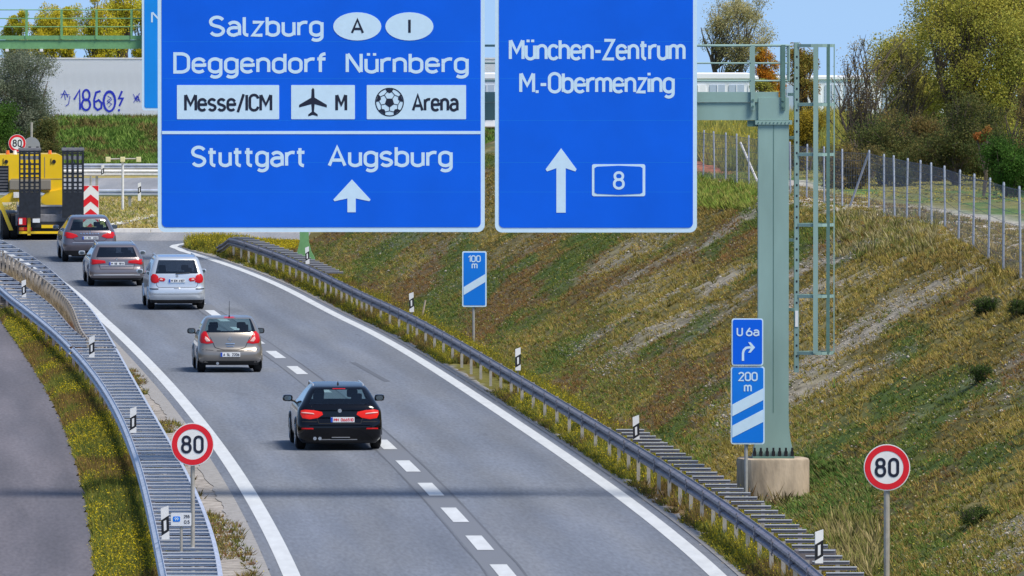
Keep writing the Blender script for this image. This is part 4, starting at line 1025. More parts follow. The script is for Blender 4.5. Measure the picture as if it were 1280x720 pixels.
    # cabin
    gw = sh.at(belt + .05)[0] - .08; y0, y1 = sh.at(belt)[1] + .25, sh.at(belt)[2] - .35
    mb = MB(); mb.box(-gw, gw, y0, y1, belt - .12, belt - .10); mb.build('cabin_floor', M['seat'], root)
    for (sx_, sy_, hz) in [(-.37, y0 + (y1 - y0) * .60, .0), (.37, y0 + (y1 - y0) * .60, .0), (-.42, y0 + .75, -.05), (.42, y0 + .75, -.05)]:
        mb = MB(); mb.bbox(sx_ - .20, sx_ + .20, sy_, sy_ + .12, belt - .12, belt + .05 + hz, .04); mb.bbox(sx_ - .12, sx_ + .12, sy_, sy_ + .1, belt + .10 + hz, belt + .27 + hz, .04); mb.build('seat', M['seat'], root, True)
    # roof rails
    if sp.get('rails'):
        for s_ in (-1, 1):
            mb = MB(); zz = sp['rails'] - .035; w_ = sp['railx']; pts = [(s_ * w_, sp['raily'][0], zz - .05), (s_ * w_, sp['raily'][0] + .15, zz + .02), (s_ * w_, sp['raily'][1] - .15, zz + .02), (s_ * w_, sp['raily'][1], zz - .05)]
            for a, b_ in zip(pts[:-1], pts[1:]): mb.tube(a, b_, .02, n=6)
            mb.build('roof_rail', M['silver_trim'], root)
    if sp.get('antenna'):
        mb = MB(); ax_, ay, az, al = sp['antenna']; mb.tube((ax_, ay, az), (ax_, ay - al * .25, az + al), .009, .005, n=5); mb.tube((ax_, ay, az - .02), (ax_, ay, az + .03), .02, n=6); mb.build('antenna', M['dark_trim'], root)
    if sp.get('fin'):
        mb = MB(); fy, fzz = sp['fin']; mb.add([(-.025, fy, fzz), (.025, fy, fzz), (.0, fy + .16, fzz), (0, fy + .01, fzz + .075)], [(0, 1, 3), (1, 2, 3), (2, 0, 3)]); mb.build('roof_fin', M['dark_trim'], root)
    # badge
    bz = sp['badge']; yb = sh.rear(0, bz) - .012; mb = MB(); n_ = 20
    mb.add([(.042 * math.cos(2 * math.pi * k / n_), yb, bz + .042 * math.sin(2 * math.pi * k / n_)) for k in range(n_)], [tuple(range(n_))])
    bo = fmesh(mb, 'badge', sp.get('badgem', M['chrome']), root)
    if sp.get('badgering'):
        mb = MB(); stroke(mb, [(.055 * math.cos(2 * math.pi * k / n_), bz + .055 * math.sin(2 * math.pi * k / n_)) for k in range(n_)], .013, yb - .004, True); stroke(mb, [(-.06, bz - .008), (.015, bz - .002), (-.015, bz + .006), (.06, bz + .01)], .014, yb - .006); fmesh(mb, 'badge_ring', M['chrome'], bo)
    for (ex, ez) in sp.get('exhaust', []):
        mb = MB(); ye = sh.rear(ex, .3); mb.tube((ex, ye - .03, ez), (ex, ye + .25, ez), .038, n=12); mb.build('exhaust', M['chrome'], root)
    return root, sh, dline, drape

hd = lambda Y: math.atan(.0655 + .00027 * (Y - 200))   # the lane bears left
bmw = dict(paint=M['paint_black'], belt=.99, gtop=1.33, rwin=(1.02, 1.32), fwin=(1.0, 1.37), skirt=.22, track=.915, wheel=.325, axles=(.98, 3.95), rwf=.82,
    prof=[(.16, .80, .12, 4.70), (.24, .90, .04, 4.84), (.34, .925, .015, 4.88), (.52, .93, .0, 4.90), (.60, .93, .015, 4.90), (.66, .93, .06, 4.86), (.80, .925, .075, 4.55), (.92, .90, .085, 4.0), (.99, .85, .13, 3.45), (1.10, .785, .24, 3.15), (1.25, .70, .42, 2.72), (1.34, .635, .52, 2.42), (1.38, .60, .60, 2.3), (1.41, .57, .85, 2.15), (1.435, .54, 1.2, 1.95), (1.448, .48, 1.45, 1.8), (1.455, .36, 1.55, 1.7)],
    lamps=[('tail_lamp', M['tail_lit'], [(.37, .79), (.39, .85), (.56, .885), (.76, .90), (.85, .88), (.86, .80), (.82, .715), (.66, .69), (.48, .72)], .012), ('lamp_insert', M['tail_clear'], [(.56, .80), (.57, .825), (.74, .845), (.84, .845), (.84, .825)], .024), ('reflector', M['tail_red'], [(.58, .47), (.58, .50), (.84, .50), (.84, .47)], .01)],
    seams=[([(-.62, .98), (-.50, .72), (-.46, .60), (.46, .60), (.50, .72), (.62, .98)], .012), ([(-.90, .64), (-.5, .635)], .012), ([(.90, .64), (.5, .635)], .012)],
    drapes=[('chrome_strip', M['silver_trim'], [(-.18, .285), (-.18, .30), (.22, .30), (.22, .285)], .02), ('high_brake_lamp', M['tail_red'], [(-.14, 1.335), (-.14, 1.35), (.14, 1.35), (.14, 1.335)], .012), ('diffuser_slot', M['silver_trim'], [(-.42, .235), (-.42, .25), (.38, .25), (.38, .235)], .02)],
    plate=(-.20, .32, .625, .735), reg='MH 066510', regm=M['red'], mirror=(3.0, 1.03, 1.02), rails=1.435, railx=.55, raily=(.8, 3.0), fin=(1.0, 1.42), badge=.875, exhaust=[(-.55, .27), (-.44, .27)])
make_car('estate_car', 'black estate car nearest the camera, rear lamps glowing red, red-lettered number plate', 'car', 425, 563.5, hd(201), bmw)
corsa = dict(paint=M['paint_beige'], crown=.09, Rr=.28, belt=1.03, gtop=1.40, rwin=(1.07, 1.425), fwin=(1.02, 1.42), skirt=.27, wheel=.31, axles=(.68, 3.19), rwf=.86, rglass=M['glass'],
    prof=[(.20, .78, .14, 3.80), (.28, .83, .05, 3.92), (.36, .85, .0, 3.97), (.50, .855, -.01, 3.99), (.60, .855, .02, 3.98), (.66, .855, .08, 3.93), (.80, .85, .10, 3.6), (.95, .835, .13, 3.15), (1.04, .81, .17, 2.75), (1.15, .775, .25, 2.5), (1.30, .715, .37, 2.15), (1.40, .665, .45, 1.9), (1.44, .63, .50, 1.75), (1.465, .60, .66, 1.6), (1.485, .55, .95, 1.45), (1.493, .40, 1.15, 1.3)],
    lamps=[('tail_lamp', M['tail_red'], [(.44, .80), (.56, .92), (.63, 1.09), (.70, 1.105), (.78, 1.02), (.81, .86), (.78, .79), (.60, .77)], .012), ('lamp_insert', M['tail_clear'], [(.53, .84), (.60, .93), (.66, .97), (.68, .90), (.63, .83)], .024)],
    seams=[([(-.58, 1.06), (-.52, .92), (-.45, .78), (-.40, .67), (-.2, .615), (.2, .615), (.40, .67), (.45, .78), (.52, .92), (.58, 1.06)], .014), ([(-.83, .62), (-.45, .60)], .01), ([(.83, .62), (.45, .60)], .01), ([(-.36, .585), (.36, .585)], .02)],
    drapes=[('high_brake_lamp', M['tail_red'], [(-.16, 1.445), (-.15, 1.478), (.15, 1.478), (.16, 1.445)], .02), ('handle_trim', M['chrome'], [(-.12, .765), (-.12, .785), (.12, .785), (.12, .765)], .014), ('handle_trim', M['chrome'], [(-.10, .70), (-.10, .715), (.10, .715), (.10, .70)], .014), ('lower_trim', M['dark_trim'], [(-.72, .245), (-.72, .31), (.72, .31), (.72, .245)], .012)],
    plate=(-.26, .26, .43, .545), reg='A SL 2206', mirror=(2.55, 1.03, .93), mpaint=M['dark_trim'], antenna=(0, .66, 1.485, .42), badge=.90, badgering=True, exhaust=[(-.34, .25)])
make_car('hatchback', 'small beige-grey hatchback with a roof aerial, second from the camera', 'car', 288, 466, hd(245), corsa)
sharan = dict(paint=M['paint_silver'], crown=.05, Rr=.20, belt=1.10, gtop=1.58, rwin=(1.17, 1.60), fwin=(1.1, 1.62), skirt=.33, wheel=.33, axles=(.95, 3.79), rwf=.79, rglass=M['glass_dark'],
    prof=[(.22, .82, .14, 4.5), (.34, .88, .03, 4.6), (.42, .90, .0, 4.63), (.58, .905, .0, 4.63), (.68, .905, .01, 4.6), (.72, .90, .06, 4.5), (.95, .895, .08, 4.15), (1.10, .88, .11, 3.75), (1.17, .865, .13, 3.6), (1.35, .81, .22, 3.1), (1.52, .755, .32, 2.65), (1.62, .715, .38, 2.4), (1.67, .68, .44, 2.25), (1.70, .65, .62, 2.1), (1.725, .60, 1.0, 1.9), (1.735, .45, 1.4, 1.7)],
    lamps=[('tail_lamp', M['tail_red'], [(.58, .90), (.60, 1.08), (.68, 1.155), (.78, 1.16), (.84, 1.08), (.85, .98), (.82, .89), (.72, .86)], .014), ('lamp_insert', M['tail_red'], [(.37, .98), (.40, 1.03), (.56, 1.05), (.60, 1.0), (.56, .93), (.42, .92)], .012), ('lamp_insert', M['tail_clear'], [(.46, .965), (.47, 1.01), (.55, 1.015), (.555, .965)], .022)],
    seams=[([(-.68, 1.15), (-.66, .80), (-.60, .735), (.60, .735), (.66, .80), (.68, 1.15)], .012), ([(-.80, .52), (.80, .52)], .01)],
    drapes=[('bumper_strip', M['dark_trim'], [(-.88, .665), (-.88, .70), (-.60, .70), (-.60, .665)], .008), ('bumper_strip', M['dark_trim'], [(.60, .665), (.60, .70), (.88, .70), (.88, .665)], .008), ('handle', M['silver_trim'], [(-.10, .70), (-.08, .722), (.08, .722), (.10, .70)], .014), ('rear_wiper', M['dark_trim'], [(-.05, 1.155), (-.02, 1.185), (.42, 1.20), (.42, 1.185)], .02)],
    plate=(-.26, .26, .89, 1.0), reg='M EN 4107', mirror=(3.35, 1.12, 1.03), rails=1.74, railx=.62, raily=(.6, 3.0), badge=1.09)
make_car('minivan', 'silver minivan with round red lamps, alone in the middle of the lanes', 'car', 221.5, 387.7, hd(296), sharan)
a6 = dict(paint=M['paint_taupe'], belt=.97, gtop=1.33, rwin=(.995, 1.33), fwin=(1.0, 1.37), skirt=.30, wheel=.345, axles=(1.05, 3.95), rwf=.80, rglass=M['glass_dark'],
    prof=[(.22, .82, .12, 4.75), (.30, .90, .03, 4.88), (.42, .93, .0, 4.92), (.52, .935, .0, 4.93), (.62, .935, .03, 4.9), (.68, .93, .08, 4.85), (.82, .925, .09, 4.5), (.93, .90, .11, 4.0), (.99, .875, .15, 3.5), (1.10, .83, .24, 3.2), (1.25, .76, .38, 2.75), (1.36, .70, .48, 2.45), (1.40, .67, .55, 2.3), (1.43, .64, .78, 2.1), (1.455, .60, 1.15, 1.9), (1.468, .45, 1.5, 1.7)],
    lamps=[('tail_lamp', M['tail_red'], [(.38, .80), (.40, .885), (.60, .91), (.87, .93), (.905, .90), (.90, .80), (.84, .745), (.62, .78)], .012)],
    seams=[([(-.66, .98), (-.60, .74), (-.56, .60), (.56, .60), (.60, .74), (.66, .98)], .012)],
    drapes=[('underride_guard', M['silver_trim'], [(-.80, .38), (-.78, .425), (.78, .425), (.80, .38)], .02), ('chrome_strip', M['silver_trim'], [(-.56, .70), (-.56, .715), (.56, .715), (.56, .70)], .012)],
    plate=(-.26, .26, .735, .84), reg='M SE 1814', mirror=(3.05, 1.02, 1.04), mpaint=M['silver_trim'], rails=1.46, railx=.62, raily=(.8, 3.0), badge=.93)
make_car('estate_car', 'taupe metallic estate car with a silver strip low on its bumper, behind the silver minivan', 'car', 146.3, 358.5, hd(312), a6)
cay = dict(paint=M['paint_brown'], crown=.08, Rr=.30, belt=1.10, gtop=1.52, rwin=(1.14, 1.53), fwin=(1.12, 1.55), skirt=.42, wheel=.37, axles=(.95, 3.85), rwf=.78,
    prof=[(.25, .84, .16, 4.65), (.42, .93, .05, 4.78), (.55, .965, .0, 4.82), (.68, .97, .0, 4.82), (.80, .965, .04, 4.78), (.95, .955, .08, 4.45), (1.08, .925, .12, 3.9), (1.15, .885, .17, 3.5), (1.30, .81, .32, 3.05), (1.45, .74, .46, 2.65), (1.55, .69, .52, 2.35), (1.60, .66, .58, 2.2), (1.63, .62, .80, 2.0), (1.65, .57, 1.15, 1.8), (1.66, .42, 1.5, 1.6)],
    lamps=[('tail_lamp', M['tail_red'], [(.42, .93), (.48, 1.0), (.66, 1.055), (.84, 1.09), (.91, 1.06), (.92, .95), (.84, .87), (.62, .86)], .014)],
    seams=[([(-.66, 1.13), (-.60, .84), (-.52, .77), (.52, .77), (.60, .84), (.66, 1.13)], .012)],
    drapes=[('chrome_strip', M['silver_trim'], [(-.62, .70), (-.62, .715), (.62, .715), (.62, .70)], .012)],
    plate=(-.26, .30, .83, .93), reg='M RK 350', mirror=(3.2, 1.14, 1.06), badge=1.1, exhaust=[(-.52, .42), (.52, .42)])
rc, shc, dl, dr = make_car('off_road_car', 'dark brown-grey off-road car directly behind the yellow low loader', 'car', 112.5, 328, hd(330) , cay)
mb = MB(); text_mb(mb, 'PORSCHE', -.34, .34, 1.015, 1.055, 0, .013, gap=.5); mb.v = [(a, shc.rear(a, c_) - .02, c_) for a, b_, c_ in mb.v]; fmesh(mb, 'lettering', M['chrome'], rc)

# ------------------------------------------------------------------ yellow low loader and the machine it carries
TY = 349.5
tz = .985
def tpx(px): return PX(px, TY)
tx0 = tpx(62)
S_ = 33.0                                       # photo pixels per metre at the lorry
ux = lambda px: (px - 62) / S_
uz = lambda py: PZ(py, TY) - tz
tl = empty('low_loader', (tx0, TY, tz), R(4), 'yellow and black low loader lorry with two raised loading ramps, ahead of all cars', 'lorry')
b = MB(); b.bbox(ux(20), ux(104), .0, 7.5, uz(282), uz(268), .03); b.build('trailer_bed', M['truck_grey'], tl)
b = MB(); b.prism([(ux(22), uz(268)), (ux(100), uz(268)), (ux(100), uz(258)), (ux(78), uz(257)), (ux(40), uz(257)), (ux(22), uz(258))], .5, .6); b.build('rear_slope', M['truck_grey'], tl)
b = MB(); b.box(ux(22), ux(98), .44, .5, uz(258.5), uz(256.5)); b.build('deck_edge', M['wall_trim'], tl)
def ramp(px0, px1):
    r_ = []
    x0, x1 = ux(px0), ux(px1); w = x1 - x0
    b = MB(); b.box(x0, x1, -.28, -.16, uz(272), uz(240)); b.build('ramp_plate', M['truck_dark'], tl)
    for k, m in ((0, 'truck_dark'), (.22, 'truck_dark'), (.45, 'truck_dark'), (.70, 'truck_dark'), (.94, 'truck_dark')):
        b = MB(); b.box(x0 + w * k - (.0 if k == 0 else .02), x0 + w * k + .06, -.27, -.10, uz(240), uz(188)); b.build('ramp_beam', M[m], tl)
    for py, t in ((238, .10), (233, .04), (228, .07), (222, .05), (217, .08), (211, .04), (205, .07), (197, .14), (192, .05), (189.5, .06)):
        b = MB(); b.box(x0, x1, -.255, -.17, uz(py) - t / 2, uz(py) + t / 2); b.build('ramp_rung', M['truck_dark'] if py != 197 else M['truck_grey'], tl)
    b = MB(); b.bbox(x0 - .02, x1 + .02, -.26, -.12, uz(188.5), uz(184.5), .02); b.build('ramp_tip', M['truck_grey'], tl)
    for k in (.12, .5, .86):
        b = MB(); b.box(x0 + w * k - .05, x0 + w * k + .05, -.24, -.14, uz(188), uz(183)); b.build('ramp_claw', M['truck_dark'], tl)
    b = MB(); b.tube((x0 + w * .5, -.1, uz(246)), (x0 + w * .5, -.1, uz(202)), .05, n=8); b.build('lift_cylinder', M['steel'], tl)
ramp(24, 51); ramp(78, 105)
b = MB(); b.box(ux(22), ux(104), -.05, .1, uz(284.5), uz(277)); b.build('rear_bumper', M['truck_dark'], tl)
for (a, c_, m) in ((30, 40, 'tail_red'), (24, 30, 'amber')):
    b = MB(); b.bbox(ux(a), ux(c_), -.12, -.05, uz(288), uz(284), .01); b.build('rear_lamp', M[m], tl)
b = MB(); b.box(ux(23), ux(33), -.34, -.30, uz(281), uz(272)); b.build('marker_board', M['tail_red'], tl)
b = MB(); b.box(ux(24), ux(28), -.345, -.341, uz(280), uz(273)); b.build('marker_board', M['white'], tl)
b = MB(); b.box(ux(41), ux(50), -.34, -.30, uz(278), uz(273)); b.build('number_plate', M['plate'], tl)
for (a, c_, y0_, y1_) in ((34.5, 38.5, 270, 294), (24, 78, 289, 292), (52, 70, 281, 285)):
    b = MB(); b.box(ux(a), ux(c_), -.14, -.06, uz(y1_), uz(y0_)); b.build('yellow_bracket', M['yellow'], tl)
b = MB(); b.add([(ux(-4), .6, uz(248)), (ux(1), .6, uz(248)), (ux(17), .3, uz(288)), (ux(12), .3, uz(288)), (ux(-4), .75, uz(248)), (ux(1), .75, uz(248)), (ux(17), .45, uz(288)), (ux(12), .45, uz(288))], [(0, 1, 2, 3), (4, 7, 6, 5), (0, 4, 5, 1), (1, 5, 6, 2), (2, 6, 7, 3), (3, 7, 4, 0)]); b.build('side_arm', M['yellow'], tl)
tm = MB(); tm.lathe_x([(-.15, .2), (-.15, .44), (-.11, .5), (.11, .5), (.15, .44), (.15, .2), (.0, .05)], 24); tme = tm.mesh('wheel', M['tyre'], True)
for k, ay in enumerate((1.0, 2.3, 3.6, 4.9)):
    for xx in (ux(8), ux(18), ux(34), ux(88), ux(98)): link('wheel', tme, tl, (xx, ay, .5))
b = MB(); b.box(ux(22), ux(104), .1, 6, .22, .75); b.build('underframe', M['truck_dark'], tl)
b = MB(); b.box(ux(2), ux(22), 1.0, 7, .3, 1.0); b.build('side_box', M['truck_dark'], tl)
mc = empty('yellow_machine', (tx0, TY + 1.2, tz + uz(262)), R(4), 'bright yellow wheeled machine carried on the low loader behind the raised ramps', 'construction machine')
TY_ = TY; mz = lambda py: PZ(py, TY + 1.2) - tz - uz(262)
b = MB(); b.prism([(ux(-26), mz(240)), (ux(-26), mz(196)), (ux(-18), mz(193.5)), (ux(70), mz(192.5)), (ux(76), mz(195)), (ux(77.5), mz(200)), (ux(78), mz(235)), (ux(76), mz(252)), (ux(68), mz(252)), (ux(58), mz(243)), (ux(50), mz(240))][::-1], .0, 3.2); b.build('body', M['yellow'], mc)
b = MB(); b.bbox(ux(10), ux(62), -.18, .02, mz(237), mz(224.5), .03); b.build('counterweight', M['truck_tan'], mc)
b = MB(); b.box(ux(-26), ux(9), -.06, .0, mz(240), mz(207)); b.build('radiator_grille', M['truck_dark'], mc)
for k in range(8): b = MB(); zz = mz(238) + k * .115; b.box(ux(-25), ux(8), -.075, -.062, zz, zz + .03); b.build('grille_slat', M['truck_grey'], mc)
b = MB(); b.prism([(ux(-10), mz(253)), (ux(12), mz(240)), (ux(24), mz(240)), (ux(24), mz(252))][::-1], -.10, .6); b.build('fender', M['yellow'], mc)
b = MB(); b.prism([(ux(58), mz(240)), (ux(78), mz(236)), (ux(78), mz(262)), (ux(66), mz(262)), (ux(50), mz(253)), (ux(50), mz(246))][::-1], -.10, .6); b.build('fender', M['yellow'], mc)
for px in (6, 66):
    b = MB(); b.tube((ux(px), -.03, mz(202)), (ux(px), 0, mz(202)), .075, n=12); b.build('round_lamp', M['dark_trim'], mc)
    b = MB(); b.box(ux(px) - .12, ux(px) - .1, -.03, 0, mz(205), mz(198)); b.build('hinge', M['dark_trim'], mc)
for px, m in ((8, 'amber'), (61, 'amber'), (17, 'white')):
    b = MB(); b.tube((ux(px), .3, mz(193)), (ux(px), .3, mz(188)), .08, .06, n=10); b.build('beacon', M[m], mc)
b = MB(); b.box(ux(15), ux(23), -.22, -.1, mz(247), mz(240)); b.build('lamp_cluster', M['white'], mc)
b = MB(); 
for k in range(3): b.tube((ux(76.5) , .05 + k * .5, mz(200)), (ux(76.5), .05 + k * .5, mz(250)), .02, n=5)
b.build('panel_rib', M['truck_tan'], mc)
b = MB(); b.box(ux(30), ux(30) + .02, -.012, -.002, mz(238), mz(196)); b.box(ux(54), ux(54) + .02, -.012, -.002, mz(222), mz(196)); b.box(ux(12), ux(76), -.012, -.002, mz(224), mz(224) + .02); b.build('panel_gap', M['truck_tan'], mc)
# grey round sign back beyond the lorry
b = MB(); b.tube((0, 0, -1.3), (0, 0, 2.6), .05); bk = empty('traffic_sign_back', (PX(40, 389), 389, 1.2 + 1.2), 0, 'grey back of a round sign right beside the distant round 80 sign', 'sign')
b.build('pole', M['post_metal'], bk); b = MB(); disc(b, .36, 0, .03); b.build('sign_plate', M['sign_back'], bk, loc=(0, -.09, PZ(182, 389) - 2.4))

# ------------------------------------------------------------------ noise wall with graffiti, long hall
WY = 531.0
wall = empty('noise_wall', (0, WY, 3.4), 0, 'long pale ribbed noise wall on the green bank, with blue 1860 graffiti', 'wall')
wz = lambda py: PZ(py, WY) - 3.4
x0w = PX(-60, WY); x1w = PX(640, WY); n = 70; wpan = (x1w - x0w) / n
pm_ = MB(); pv = []; nr_ = 8
for k in range(nr_):
    a = k * wpan / nr_; c_ = wpan / nr_; pv += [(a, -.03), (a + c_ * .45, -.03), (a + c_ * .5, .0), (a + c_ * .95, .0)]
pv.append((wpan, -.03)); hgt = wz(74)
pm_.add([(a, y_, .12) for a, y_ in pv] + [(a, y_, hgt) for a, y_ in pv], [(i, i + 1, len(pv) + i + 1, len(pv) + i) for i in range(len(pv) - 1)])
pme = bpy.data.meshes.new('panel'); pme.from_pydata(pm_.v, [], pm_.f); pme.materials.append(M['wall_panel'])
for k in range(n): link('panel', pme, wall, (x0w + k * wpan, 0, 0))
b = MB(); b.box(x0w, x1w, -.05, .12, hgt, hgt + .09); b.build('coping', M['wall_trim'], wall)
b = MB(); b.box(x0w, x1w, .03, .12, 0, hgt); b.build('backing', M['wall_trim'], wall)
b = MB(); b.box(x0w, x1w, -.07, .0, -.5, .16); b.build('plinth', M['wall_trim'], wall)
def gp(px, py): return (PX(px, WY), PZ(py, WY) - 3.4)
mb = MB(); zz = lambda q: (q[0] / 4.0, q[1] / 4.0)
def gst(pts, w=.115, closed=False): stroke(mb, [gp(*zz(p)) for p in pts], w, -.04 - .002 * (len(mb.v) % 5), closed)
gst([(372, 498), (400, 450), (402, 548)]); gst(ell(433, 475, 17, 26, 16), closed=True); gst(ell(432, 523, 21, 27, 16), closed=True)
gst([(505, 455), (482, 462), (472, 500), (474, 535), (490, 550), (508, 540), (510, 515), (495, 500), (478, 510)])
gst(ell(549, 506, 29, 50, 22), closed=True); gst(ell(549, 508, 25, 45, 22), w=.04, closed=True)
gst([(540, 480), (558, 490), (538, 505), (560, 520), (545, 535)], .04); gst([(536, 520), (562, 495)], .04)
gst([(612, 455), (596, 492), (616, 492), (598, 530)]); gst([(597, 545), (596, 556)])
gst([(668, 470), (682, 500), (700, 465)], .04); gst([(670, 512), (690, 480), (703, 510)], .04); gst([(672, 490), (700, 500)], .04); gst(ell(688, 492, 8, 14, 8), .035, True)
gst([(308, 490), (325, 452), (342, 486)], .05); gst([(305, 470), (350, 474)], .04); gst([(330, 530), (345, 520), (352, 480)], .04); gst([(320, 460), (330, 500)], .04)
fmesh(mb, 'graffiti', M['graffiti'], wall)
HY = 470.0
hall = empty('industrial_hall', (0, HY, 4.4), 0, 'long low white hall with bluish window panels, beyond the fence on the right', 'building')
hz = lambda py: PZ(py, HY) - 4.4
hx = lambda px: PX(px, HY)
b = MB(); b.box(hx(560), hx(1180), .0, 12, -.6, hz(98)); b.build('wall', M['hall_white'], hall)
b = MB(); b.box(hx(555), hx(940), -.12, 12.2, hz(98), hz(92.5)); b.box(hx(940), hx(1185), -.1, 12.2, hz(99), hz(96)); b.build('roof', M['hall_white'], hall)
for i, px in enumerate(range(575, 1170, 24)):
    b = MB(); b.box(hx(px), hx(px + 19), -.05, .0, hz(148), hz(106)); w_ = b.build('window', M['hall_blue'] if i % 3 else M['hall_white'], hall)
    b = MB(); b.box(hx(px + 9), hx(px + 10), -.08, -.05, hz(148), hz(106)); b.build('frame', M['hall_white'], w_)
b = MB(); b.box(hx(560), hx(1180), -.3, -.06, -.6, hz(158)); b.build('plinth', M['concrete'], hall)

# ------------------------------------------------------------------ wire fence along the top of the bank
fp = [(1052.5, 186), (1085.6, 187.5), (1104.6, 192.4), (1117.9, 194), (1133, 197.5), (1148.6, 200), (1164, 203), (1180.8, 207), (1197.6, 212), (1215.8, 217), (1234.9, 222), (1253.5, 227.5), (1275.3, 232.5), (1297, 239), (1322, 247), (1350, 256), (1384, 267), (1424, 280), (1470, 295)]
fp = [(862, 161), (878.7, 162.5), (893, 164), (907, 165.5), (921, 167), (936, 169), (954, 171), (971, 174), (988, 177), (1008, 180), (1030, 183)] + fp
fen = empty('wire_fence', (0, 0, 0), 0, 'wire fence on slim bluish steel posts along the top of the grassy bank', 'fence')
FP = []
pmb = MB(); pmb.tube((0, 0, -.4), (0, 0, 1.55), .026, n=8); pmb.tube((0, 0, 1.55), (0, 0, 1.6), .03, .02, n=8); pme = pmb.mesh('post', M['fence_steel'])
for px, py in fp:
    Zt = 5.9; t = math.tan(PITCH + math.atan((py - 360) / F)); Y = (H - Zt) / t; x = PX(px, Y); FP.append((x, Y, gh(x, Y)))
for i, (x, Y, z) in enumerate(FP):
    o = link('post', pme, fen, (x, Y, z)); o.scale = (1, 1, max(.7, (5.9 - z) / 1.6)); o.rotation_euler = (R(random.uniform(-1, 1)), R(random.uniform(-1.2, 1.2)), 0)
brace = MB(); brace.tube((FP[4][0] + .1, FP[4][1], FP[4][2] + 1.4), (FP[4][0] + .75, FP[4][1] - .3, FP[4][2] - .1), .035, n=6); brace.build('brace', M['wall_trim'], fen)
brace = MB(); brace.tube((FP[12][0], FP[12][1], FP[12][2] + 1.5), (FP[12][0] - .5, FP[12][1] + .6, FP[12][2]), .03, n=6); brace.build('brace', M['fence_steel'], fen)
wv = MB()
for (a, c_) in zip(FP[:-1], FP[1:]):
    za, zc_ = 5.82, 5.82
    for k in range(8):
        t = k / 7; p = Vector((a[0], a[1] - .04, a[2] + .08 + (za - a[2] - .1) * t)); q = Vector((c_[0], c_[1] - .04, c_[2] + .08 + (zc_ - c_[2] - .1) * t)); h_ = .0045
        wv.add([(p.x, p.y, p.z - h_), (q.x, q.y, q.z - h_), (q.x, q.y, q.z + h_), (p.x, p.y, p.z + h_)], [(0, 1, 2, 3)])
    n = 16
    for k in range(n):
        t = (k + .5) / n; x = a[0] + (c_[0] - a[0]) * t; y_ = a[1] + (c_[1] - a[1]) * t - .042; z = a[2] + (c_[2] - a[2]) * t; h_ = .0035
        wv.add([(x - h_, y_, z + .05), (x + h_, y_, z + .05), (x + h_, y_, 5.82), (x - h_, y_, 5.82)], [(0, 1, 2, 3)])
fmesh(wv, 'wire_mesh', M['wire'], fen)
# ------------------------------------------------------------------ trees and shrubs
PAL = dict(
 yellow=[(.62, .52, .03), (.55, .50, .05), (.38, .42, .05), (.66, .52, .05)],
 olive=[(.44, .40, .08), (.36, .36, .07), (.56, .47, .10), (.24, .27, .055)],
 yellowgreen=[(.48, .52, .05), (.58, .56, .06), (.32, .40, .05)],
 pale=[(.46, .41, .18), (.38, .36, .16), (.52, .45, .22)],
 dark=[(.09, .12, .035), (.12, .135, .045), (.19, .165, .055), (.06, .085, .03)],
 brown=[(.22, .16, .06), (.16, .13, .05), (.30, .21, .07), (.13, .14, .045)],
 green=[(.06, .14, .025), (.09, .18, .03), (.05, .10, .02)],
 orange=[(.55, .20, .02), (.48, .26, .03), (.40, .13, .02), (.35, .28, .04)],
 willow=[(.15, .19, .12), (.20, .23, .15), (.09, .12, .07), (.28, .30, .22)],
 rust=[(.40, .14, .04), (.30, .18, .05)])
def leaf_cloud(centres, rad, n, size, pal, rng, droop=0):
    """n small leaf quads scattered round the given centres; returns verts, faces, colours"""
    Cn = np.array(centres); k = rng.integers(0, len(Cn), n)
    off = rng.normal(0, 1, (n, 3)); off /= np.maximum(np.linalg.norm(off, axis=1, keepdims=True), 1e-6); off *= (rng.random((n, 1)) ** .5) * rad[k][:, None]
    off[:, 2] -= droop * rng.random(n) * rad[k]
    P = Cn[k] + off
    a = rng.normal(0, 1, (n, 3)); a /= np.linalg.norm(a, axis=1, keepdims=True); b_ = rng.normal(0, 1, (n, 3)); b_ -= a * (a * b_).sum(1, keepdims=True); b_ /= np.linalg.norm(b_, axis=1, keepdims=True)
    s = size * rng.uniform(.6, 1.4, (n, 1)); a *= s; b_ *= s * .55
    V = np.stack([P - a, P + b_, P + a, P - b_], 1).reshape(-1, 3)
    pl = np.array(pal); cc = pl[(rng.integers(0, len(pl), len(Cn)))[k]] * .55 + pl[rng.integers(0, len(pl), n)] * .45
    cc = cc * rng.uniform(.85, 1.15, (n, 1))
    return V, np.arange(4 * n).reshape(n, 4), np.repeat(cc, 4, 0)
